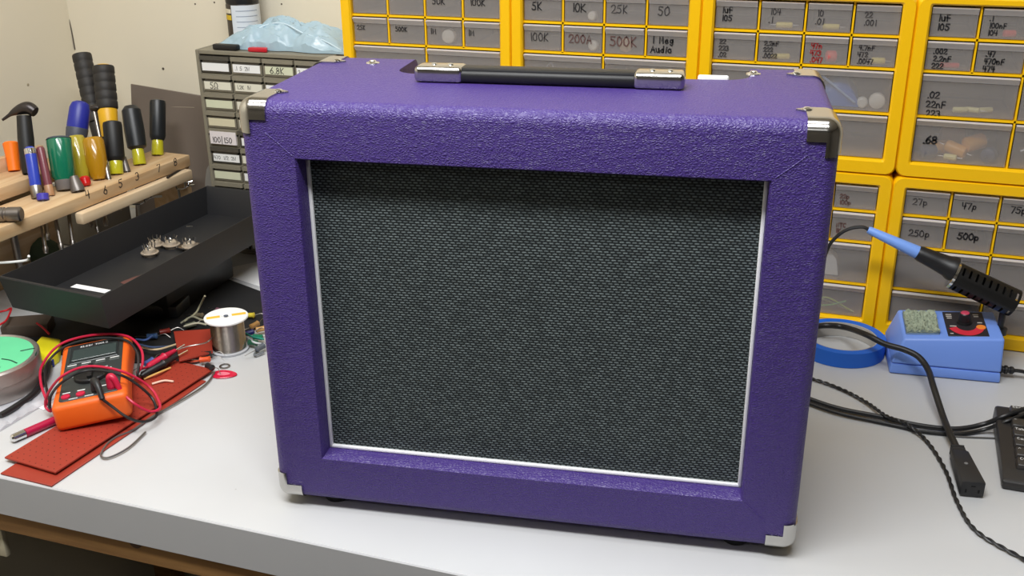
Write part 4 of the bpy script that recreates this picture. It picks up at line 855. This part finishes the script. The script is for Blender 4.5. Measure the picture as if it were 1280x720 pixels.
# black sheet, paper sheet and tangle under/behind
sh = [V(-.86, .192, 0), V(-.690, .192, 0), V(-.64, .196, 0), V(-.565, .2255, 0), V(-.548, .325, 0), V(-.50, .38, 0), V(-.585, .472, 0), V(-.693, .512, 0), V(-.86, .55, 0)]  # outline extended under the tray, its black standing in for deep shade there
t = bm_(); prism(t, [(v.x, v.y) for v in sh], .0004, .003, .0006, 1); tag(link('black_sheet_and_shade', t, mat('black_foam_and_shade', (20, 20, 21), .8)), 'flat black foam sheet behind the solder spool, extended to stand in for the shade under the tray', 'sheet')
t = bm_(); a = [V(-.72, .53, 0), V(-.565, .482, 0), V(-.505, .60, 0), V(-.66, .605, 0)]; prism(t, [(v.x, v.y) for v in a], .0004, .0012); tag(link('paper_sheet', t, PAPER), 'white sheet of paper on the bench between the tray and the speaker cabinet', 'paper')
JUNK = [  # kind, px, py, angle, colour, label
 ('r', 312, 392, .3, (206, 186, 60), 'yellow component at the top of the heap right of the solder spool'), ('r', 318, 404, 1.2, (150, 110, 60), 'brown resistor in the heap right of the solder spool'),
 ('r', 311, 414, .8, (44, 44, 112), 'dark blue component tucked against the right of the solder spool'), ('r', 322, 419, -.3, (30, 130, 96), 'green component in the heap right of the solder spool'),
 ('r', 326, 409, .5, (196, 150, 90), 'tan resistor next to the speaker cabinet side in the heap'), ('r', 316, 426, 0, (40, 96, 70), 'dull green component low in the heap right of the spool'),
 ('r', 325, 432, 1.0, (90, 96, 104), 'grey component lowest in the heap right of the spool'), ('r', 248, 392, .2, (120, 110, 90), 'dusty grey-brown component left behind the solder spool'),
 ('r', 238, 404, .9, (96, 98, 82), 'grey-green component above the small red board'), ('r', 262, 399, -.4, (130, 124, 96), 'khaki component touching the left of the spool top'), ('r', 275, 386, 0, (110, 70, 84), 'mauve component behind the solder spool'),
 ('r', 256, 447, .3, (222, 86, 44), 'orange-red component in front of the small red board'), ('r', 262, 456, -.2, (34, 34, 36), 'black component at the corner of the stacked boards'), ('r', 258, 440, .1, (30, 30, 32), 'black component at the foot of the spool'),
 ('r', 206, 412, .4, (130, 40, 30), 'dark red component beside the test probes'), ('r', 190, 418, .2, (60, 88, 130), 'blue component right of the meter top'), ('r', 186, 450, 1.1, (66, 84, 140), 'blue component beneath the crimson loop')]
for k, (kd, px, py, an, c, lab) in enumerate(JUNK):
    p = G(px, py, .012); t = thing('resistor', lab, 'component', (p.x, p.y, 0.0035), an+random.uniform(-.3, .3), 'loose components on the bench')
    b = bm_(); lathe(b, V(-.008, 0, .0048), V(1, 0, .1), [(0, .002), (.0015, .0044), (.004, .0038), (.012, .0038), (.0145, .0044), (.016, .002)], 12); link('body', b, mat('part_%d_%d_%d' % c, c, .4), t)
    b = bm_(); tube(b, [V(.008, 0, .0065), V(.018, .002, .009), V(.026, .001, .004)], .0005, 5, 4); tube(b, [V(-.008, 0, .0048), V(-.018, -.002, .006), V(-.027, .002, .003)], .0005, 5, 4); link('leads', b, STEEL, t)
WIRES = [
 ([(170, 424, .02), (182, 425, .022), (190, 420, .02)], (70, 96, 150), 'blue wire poking out right of the meter top'), ([(172, 430, .018), (190, 434, .02), (212, 433, .012)], (58, 74, 104), 'slate blue wire right of the meter, above the probes'),
 ([(176, 434, .014), (196, 437, .016), (222, 430, .01)], (196, 176, 140), 'cream wire right of the meter, above the probes'), ([(256, 370, .05), (250, 382, .03), (244, 392, .02), (230, 402, .015)], (150, 146, 120), 'pale grey wire rising under the tray beside the spool'),
 ([(226, 404, .012), (240, 396, .02), (254, 400, .02), (262, 392, .012)], (140, 138, 118), 'khaki wire tangle left of the spool top'), ([(230, 408, .012), (246, 404, .016), (258, 406, .012)], (176, 172, 150), 'pale wire just above the small red board'),
 ([(306, 416, .01), (316, 421, .012), (330, 424, .01)], (40, 140, 120), 'teal wire right of the solder spool'), ([(308, 421, .008), (318, 428, .012), (331, 430, .008)], (200, 204, 206), 'white wire right of the solder spool'), ([(322, 436, .004), (318, 444, .004), (330, 440, .004)], (120, 124, 128), 'grey wire loop on the bench right of the spool'),
 ([(180, 474, .0085), (196, 467, .012), (213, 460, .0085)], (214, 168, 96), 'light copper wire under the black probe'), ([(190, 480, .009), (205, 476, .0095), (217, 477, .009)], (226, 196, 176), 'short pale pink wire on the upper red board'),
 ([(0, 390, .03), (8, 388, .034), (14, 386, .03), (8, 400, .03), (0, 406, .03)], (206, 34, 44), 'bright red wire loop at the far left under the tray'), ([(46, 404, .03), (54, 410, .028), (62, 418, .02)], (188, 34, 50), 'short red wire with a bare end under the tray corner'),
 ([(228, 450, .004), (240, 452, .005), (252, 450, .004)], (222, 92, 60), 'orange wire end in front of the small red board')]
for pts, c, lab in WIRES:
    b = bm_(); tube(b, W(pts), .0015, 7, 6); tag(link('hookup_wire', b, mat('wire_%d_%d_%d' % c, c, .4)), lab, 'wire', 'loose wires on the bench')
t = bm_(); a = G(38, 408, .0); box(t, -.035, .03, -.02, .02, .0004, .022, .003, 2, ROT(.5, (a.x+.02, a.y-.02, 0))); tag(link('brown_block', t, mat('brown_card', (78, 66, 56), .7)), 'brown block behind the green tin, under the tray end', 'block')
t = bm_(); a = G(205, 392, 0); box(t, -.055, .03, -.02, .03, .0034, .024, .004, 2, ROT(.2, (a.x+.005, a.y-.005, 0))); tag(link('dark_pouch', t, mat('dark_vinyl', (24, 26, 28), .5)), 'dark vinyl pouch under the tray, beneath the small red board', 'pouch')

# ================================================================== RIGHT SIDE
# blue tape
t = thing('tape_roll', 'roll of blue masking tape lying flat by the speaker cabinet', 'tape', (.2865, .5395, 0))
b = bm_(); ring(b, V(0, 0, 0), .0585, .0475, .0005, .0215, 64); link('tape', b, BLUETAPE, t)
b = bm_(); ring(b, V(0, 0, 0), .0474, .0455, .0005, .0212, 64); link('card_core', b, mat('grey_core', (168, 164, 158), .6), t)
# soldering station
sx0 = G(1111, 467, 0); sx1 = G(1250, 480, 0); sd = (sx1-sx0); SW = sd.length; sr = math.atan2(sd.y, sd.x)
st = thing('soldering_station', 'periwinkle blue soldering station with a sponge and a dial', 'soldering station', sx0, sr)
SD = .098
link('base', hexa(bm_(), [(0, 0, .0008), (SW, 0, .0008), (SW, SD, .0008), (0, SD, .0008), (.001, .0006, .0145), (SW-.001, .0006, .0145), (SW-.001, SD-.001, .0145), (.001, SD-.001, .0145)], .0025, 2), BLUEP, st)
zf, zbk = .050, .0575
body8 = [(.0008, .0004, .0152), (SW-.0008, .0004, .0152), (SW-.001, SD-.001, .0152), (.001, SD-.001, .0152), (.0145, .010, zf-.002), (SW-.002, .008, zf+.010), (SW-.003, SD-.012, zbk+.008), (.013, SD-.012, zbk)]
link('body', hexa(bm_(), body8, .003, 3), BLUEP, st)
def topm(u, v):                                         # matrix on the sloping top, u right 0..1, v back 0..1
    a, b_, c, d = [V(*body8[i]) for i in (4, 5, 6, 7)]
    p = a.lerp(b_, u).lerp(d.lerp(c, u), v); ex = (b_-a).lerp(c-d, v).normalized(); n = ex.cross((d-a).lerp(c-b_, u)).normalized(); ey = n.cross(ex)
    return Matrix(((ex.x, ey.x, n.x, p.x), (ex.y, ey.y, n.y, p.y), (ex.z, ey.z, n.z, p.z), (0, 0, 0, 1)))
b = bm_(); box(b, -.021, .021, -.028, .030, -.001, .0012, .001, 1, topm(.20, .5)); link('sponge_well', b, mat('well_teal', (84, 112, 150), .5), st)
spm = mat('dirty_sponge', (152, 162, 142), .95, var=(160, .35), bump=(250, 1, .004))
def spf(u, v, s): return V(-.020+.041*u+.0015*noise.noise(V(u*6, v*6, 0)), -.026+.054*v, (.0015 if not s else .005+.0045*noise.noise(V(u*9, v*9, 4))+.003*noise.noise(V(u*25, v*25, 2))+(.012*max(0, u-.8)*5*max(0, v-.8) if s else 0)))
sg = crumple(24, 24, spf, 0, spm, 'cleaning_sponge'); sg.matrix_world = ROT(sr, sx0) @ topm(.20, .5)
tag(sg, 'dirty grey-green cleaning sponge in the top of the soldering station', 'sponge')
tm = topm(.66, .5); pn = bm_(); box(pn, -.025, .025, -.032, .034, -.001, .0006, .0005, 1, tm); pan = link('dial_panel', pn, mat('panel_black', (38, 34, 38), .5), st)
b = bm_(); 
for k in range(13):
    a0, a1 = math.radians(200+k*140/13), math.radians(200+(k+1)*140/13); r0, r1 = .013, .023
    q4 = [tm @ V(r*math.cos(a), r*math.sin(a)*1.25-.002, .0009) for r, a in ((r0, a0), (r1, a0), (r1, a1), (r0, a1))]; b.faces.new([b.verts.new(v) for v in q4])
link('red_scale', b, mat('scale_red', (206, 44, 62), .5), pan, 0)
b = bm_(); lathe(b, tm @ V(.018, -.008, .0006), tm.to_3x3() @ V(0, 0, 1), [(0, .006), (.0006, .0058)], 16); link('orange_mark', b, mat('scale_orange', (238, 134, 48), .5), pan)
b = bm_()
for x, y, w_ in ((-.018, .026, .007), (-.018, .021, .007), (-.018, .016, .006), (.016, .026, .007), (.016, .021, .006), (-.016, -.006, .008), (.018, .004, .006), (-.02, -.026, .004)): box(b, x-w_/2, x+w_/2, y-.001, y+.001, .0005, .001, 0, 1, tm @ Matrix.Translation((0, 0, 0)))
link('panel_print', b, mat('panel_pale_print', (196, 188, 180), .5), pan)
b = bm_(); up_ = tm.to_3x3() @ V(0, 0, 1); k0 = tm @ V(-.001, .004, .0006); lathe(b, k0, up_, [(0, .0095), (.003, .0092), (.003, .0078), (.014, .0068), (.0148, .0058)], 20); kn = link('knob', b, BLACKP, pan)
b = bm_(); lathe(b, k0+up_*.0149, up_, [(0, .0056), (.0006, .005)], 16); link('knob_cap', b, mat('cap_rose', (196, 62, 92), .4), kn)
# iron holder: slotted tube on a post, part of the station
stm = (ROT(sr, sx0)).inverted()
YI = .545
ipts = {k: Y(px, py, YI) for k, (px, py) in dict(tail=(1085, 287), b1=(1148, 320), c0=(1190, 343), h1=(1268, 379)).items()}
ax = (ipts['h1']-ipts['c0']).normalized()
c0 = stm @ ipts['c0']; hd = stm.to_3x3() @ ax; HL = (ipts['h1']-ipts['c0']).length
b = bm_(); d_, u_, w_ = frame_of(hd); n = 48; ns = 27; RO, RI = .0185, .0168
ringv = []
for i in range(ns+1):
    rr = RO*(1.0 if i > 0 else 1.0); ringv.append(([b.verts.new(c0+hd*(.004+(HL-.004)*i/ns)+(u_*math.cos(2*PI*k/n)+w_*math.sin(2*PI*k/n))*RO) for k in range(n)], [b.verts.new(c0+hd*(.004+(HL-.004)*i/ns)+(u_*math.cos(2*PI*k/n)+w_*math.sin(2*PI*k/n))*RI) for k in range(n)]))
def open_(i, k): return i % 3 == 1 and (k % 12) in (3, 4, 5, 6, 7)
for i in range(ns):
    for k in range(n):
        k2 = (k+1) % n; o0, i0 = ringv[i]; o1, i1 = ringv[i+1]
        if open_(i, k):
            if not open_(i, k-1): b.faces.new((o0[k], i0[k], i1[k], o1[k]))
            if not open_(i, k2): b.faces.new((o0[k2], o1[k2], i1[k2], i0[k2]))
            b.faces.new((o0[k], o0[k2], i0[k2], i0[k])); b.faces.new((o1[k], i1[k], i1[k2], o1[k2])); continue
        b.faces.new((o0[k], o0[k2], o1[k2], o1[k])); b.faces.new((i0[k], i1[k], i1[k2], i0[k2]))
for k in range(n):
    k2 = (k+1) % n; b.faces.new((ringv[0][0][k2], ringv[0][0][k], ringv[0][1][k], ringv[0][1][k2])); b.faces.new((ringv[-1][0][k], ringv[-1][0][k2], ringv[-1][1][k2], ringv[-1][1][k]))
hold = link('iron_holder', b, mat('black_steel', (22, 21, 20), .4, .3), st, 30)
b = bm_(); lathe(b, c0-hd*.001, hd, [(0, .0168), (.0005, .0186), (.004, .0188), (.0045, .0168)], 40); link('collar_ring', b, CHROME, hold)
b = bm_(); pe = c0+hd*(HL*.86)-V(0, 0, .017); cyl(b, V(pe.x, pe.y, .052), pe, .0042, n=14); cyl(b, V(pe.x, pe.y, .05), V(pe.x, pe.y, .058), .009, n=18); link('post', b, BLACKP, hold)
# soldering iron resting in the holder
ir = thing('soldering_iron', 'soldering iron with a light blue sleeve resting in the black slotted holder', 'soldering iron')
T0 = ipts['tail']; IL = (ipts['c0']-T0).length
b = bm_(); lathe(b, T0, ax, [(0, .0042), (.003, .0052), (IL*.58, .0088), (IL*.6, .0086)], 24); link('sleeve', b, mat('light_blue_rubber', (118, 158, 232), .45), ir)
b = bm_(); lathe(b, T0+ax*(IL*.57), ax, [(0, .0092), (.004, .0102), (IL*.2, .0118), (IL*.34, .0138), (IL*.375, .0158), (IL*.42, .0162), (IL*.425, .013)], 28); link('grip', b, BLACKP, ir)
b = bm_(); cyl(b, ipts['c0'], ipts['c0']+ax*.07, .0035, .002, n=12); link('barrel', b, STEEL, ir)
b = bm_(); tube(b, [T0+ax*.002, T0-ax*.008, Y(1062, 286, YI), Y(1048, 294, YI), Y(1035, 310, YI), Y(1024, 345, YI), Y(1010, 385, YI-.01), V(.19, .52, .03), V(.12, .50, .004), V(.02, .46, .003)], .0024, 8); link('cord', b, CABLE, ir)
# cables
def cable(name, lab, pts, r, cat='cable', m=CABLE, twist=False, g='black cables on the bench right of the speaker cabinet'):
    b = bm_(); P = W(pts)
    tube(b, P, r, 10, 8); t = link(name, b, m); return tag(t, lab, cat, g)
pc = thing('power_cord', 'black power cord ending in an upright socket plug near the keyboard', 'power cord')
cp = [(985, 420, .006), (1010, 411, .008), (1030, 407, .0265), (1055, 409, .0270), (1085, 420, .0255), (1108, 431, .012), (1130, 437, .006), (1148, 447, .005), (1160, 465, .0045), (1172, 505, .0045), (1185, 538, .007), (1197, 562, .010)]
b = bm_(); cpts = W(cp[:4])+[Y(1082, 418, .500), Y(1106, 430, .482), Y(1130, 437, .474), Y(1148, 446, .466), Y(1160, 462, .445), Y(1167, 484, .40)]+W([(1178, 518, .016), (1186, 539, .0145), (1197, 562, .010)])
tube(b, cpts, .0040, 12, 8); link('cord', b, CABLE, pc)
i0, i1 = G(1199, 566, .0135), G(1216, 612, .0105); idr = (i1-i0).normalized(); IR = math.atan2(idr.y, idr.x)-PI/2
Mi = Matrix.Translation((i0.x, i0.y, 0)) @ Matrix.Rotation(IR, 4, 'Z'); ILn = (i1-i0).length
b = bm_(); hexa(b, [(-.0095, 0, .004), (-.0125, ILn, .0008), (.0125, ILn, .0008), (.0095, 0, .004)][::-1]+[(-.0095, 0, .018), (-.0125, ILn, .020), (.0125, ILn, .020), (.0095, 0, .018)][::-1], .0025, 2, Mi)
hexa(b, [(-.0065, -.014, .005), (-.008, .004, .004), (.008, .004, .004), (.0065, -.014, .005)][::-1]+[(-.0065, -.014, .016), (-.008, .004, .0175), (.008, .004, .0175), (.0065, -.014, .016)][::-1], .0015, 2, Mi)
plug = link('plug', b, mat('plug_black', (34, 34, 36), .5), pc)
b = bm_()
for x, z in ((0, .0145), (-.0065, .0085), (.0065, .0085)): box(b, x-.0006 if x else -.0022, x+.0012 if x else .0022, ILn-.001, ILn+.0003, z-.002 if x else z-.0007, z+.002 if x else z+.0007, 0, 1, Mi)
link('pin_slot', b, mat('slot_black', (4, 4, 4), .9), plug)
b = bm_(); lathe(b, Mi @ V(0, ILn*.45, .0192), V(0, 0, 1), [(0, .0022), (.0006, .0018)], 12); link('mould_mark', b, mat('mark_grey', (120, 120, 120), .5), plug)
b = bm_()
for k in range(3): box(b, -.0072, .0072, -.012+k*.0045, -.0095+k*.0045, .0045, .0172, .0005, 1, Mi)
link('strain_relief', b, CABLE, pc)
cable('audio_cable', 'upper of two parallel black cables crossing the bench to the keyboard', [(960, 478, .004), (1010, 498, .004), (1050, 511, .004), (1100, 521, .004), (1150, 532, .0035), (1195, 536, .0045), (1230, 530, .010), (1258, 519, .027), (1300, 505, .030)], .0030)
cable('audio_cable', 'lower of two parallel black cables crossing the bench', [(960, 482, .004), (1010, 503.5, .004), (1050, 517, .004), (1100, 528, .003), (1128, 534, .003), (1150, 539, .0028), (1195, 543, .0028), (1230, 537, .006), (1262, 525, .0255), (1300, 511, .0265)], .0023)
cable('thin_cable', 'thin grey wire running along the bench to the keyboard', [(1105, 529, .0015), (1140, 536, .0013), (1190, 545, .0013), (1250, 548, .0013)], .0011, m=mat('grey_wire', (92, 90, 88), .5))
b = bm_(); P = smooth_path(W([(970, 463, .0035), (1017, 474, .0035), (1055, 488, .0035), (1085, 504, .005), (1108, 520, .0095), (1135, 531, .009), (1160, 553, .0035), (1182, 588, .0035), (1197, 628, .0035), (1222, 665, .0035), (1285, 702, .0035)]), 26)
tw = thing('twisted_cord', 'thin twisted black cord running across the bench to the lower right', 'cord', (0, 0, 0), 0, 'black cables on the bench right of the speaker cabinet')
for s in (0, PI):
    b = bm_(); Q = []
    for i, p in enumerate(P):
        d = (P[min(i+1, len(P)-1)]-P[max(i-1, 0)]).normalized(); u = V(-d.y, d.x, 0); a = i*.55+s; Q.append(p+u*.0011*math.cos(a)+V(0, 0, .0011*math.sin(a)))
    tube(b, Q, .0014, 6, 1); link('strand', b, CABLE, tw)
p0, p1 = st.matrix_basis @ V(SW-.001, .045, .014), None
bo = ROT(sr, sx0) @ V(SW-.001, .02, .012); dv = V(1, .05, 0).normalized()
sc2 = thing('station_cord', 'black cord with a ribbed grommet leaving the right of the soldering station', 'cord', bo); b = bm_()
lathe(b, V(0.001, 0, 0), dv, [(0, .0062), (.003, .0062), (.004, .0045), (.006, .0045), (.007, .0058), (.010, .0058), (.011, .0042), (.013, .0042), (.014, .0052), (.017, .005), (.019, .003)], 16); link('grommet', b, CABLE, sc2)
b = bm_(); tube(b, [dv*.018, dv*.03, dv*.06+V(0, .002, -.006), dv*.14+V(0, .01, -.008), dv*.25+V(0, .03, -.008)], .0026, 8); link('cable', b, CABLE, sc2)
cable('thin_cable', 'thin black cable behind the blue tape, along the yellow cabinets', [(1040, 401, .004), (1075, 405, .004), (1105, 403, .006), (1135, 405, .006)], .0016)
# keyboard
kp = G(1248, 612, 0); kq = G(1237, 507, 0.018); KR = -.02; KD = .156; KW = .45
kb = thing('computer_keyboard', 'black computer keyboard at the right edge of the bench', 'keyboard', (.4655, .2335, 0), KR)
prof_ = [(0, .0008), (0, .0105), (.004, .0125), (.022, .0155), (KD-.006, .0245), (KD, .022), (KD, .0008)]
MYZ = Matrix(((0, 0, 1, 0), (1, 0, 0, 0), (0, 1, 0, 0), (0, 0, 0, 1)))
b = bm_(); prism(b, prof_, 0, KW, .003, 2, MYZ); link('case', b, mat('keyboard_black', (40, 38, 38), .4), kb)
KEYM = mat('key_black', (52, 49, 47), .38)
rows_ = [(.0215, 'Ctrl', 1.35), (.0418, '^', 1.9), (.0621, 'Caps', 1.6), (.0824, 'Tab', 1.4), (.1027, '-', 1.0), (.1300, 'Esc', 1.0)]
kmesh = {}
ky = lambda y: .0155+(y-.022)*(.009/(KD-.028))
for y, leg, w0 in rows_:
    x = .0135; first = True
    while x < KW-.03:
        w_ = (w0 if first else 1)*.0190; key = round(w_, 4)
        if key not in kmesh:
            t = bm_(); hexa(t, [(0.0006, .0006, 0), (w_-.0006, .0006, 0), (w_-.0006, .0184, 0), (.0006, .0184, 0), (.0022, .0022, .0058), (w_-.0022, .0022, .0058), (w_-.0022, .0168, .0066), (.0022, .0168, .0066)], .001, 2)
            me = bpy.data.meshes.new('key'); bmesh.ops.recalc_face_normals(t, faces=t.faces[:]); t.to_mesh(me); t.free(); me.materials.append(KEYM); me.shade_smooth(); me.set_sharp_from_angle(angle=.6); kmesh[key] = me
        o = bpy.data.objects.new('key', kmesh[key]); COL.objects.link(o); o.parent = kb; o.location = (x, y, ky(y)-.0004); o.rotation_euler = (.05, 0, 0)
        if first:
            t = bm_(); writing(t, [leg], .0042, .0006, jit=.0, M=upw(.0038, .0155, .0068)); link('key_legend', t, WHITEINK, o, 0)
        x += w_; first = False

# ================================================================== LIGHT
def area(name, loc, sx, sy, power, col, rot=(0, 0, 0)):
    l = bpy.data.lights.new(name, 'AREA'); l.shape = 'RECTANGLE'; l.size = sx; l.size_y = sy; l.energy = power; l.color = col
    o = bpy.data.objects.new(name, l); COL.objects.link(o); o.location = loc; o.rotation_euler = rot; return o
area('ceiling_and_fill_light', (-.2, -.02, 1.50), 1.25, .28, 9, (.975, .99, 1))
area('ceiling_and_fill_light', (-.12, -.58, 1.50), 1.25, .24, 33, (.975, .99, 1))
area('ceiling_and_fill_light', (.1, -1.7, 1.50), 1.25, .24, 4, (.975, .99, 1))  # weak frontal fill added to lift the dark front faces, no known lamp
w = bpy.data.worlds.new('world'); SC.world = w; w.use_nodes = True
w.node_tree.nodes['Background'].inputs[0].default_value = (.8, .85, 1, 1); w.node_tree.nodes['Background'].inputs[1].default_value = .3
vs = SC.view_settings; vs.view_transform = 'Standard'; vs.look = 'None'; vs.gamma = 1; vs.use_curve_mapping = False; vs.exposure = .03
SC.cycles.use_denoising = True; SC.cycles.max_bounces = 8; SC.cycles.transparent_max_bounces = 16; SC.cycles.caustics_reflective = False; SC.cycles.caustics_refractive = False
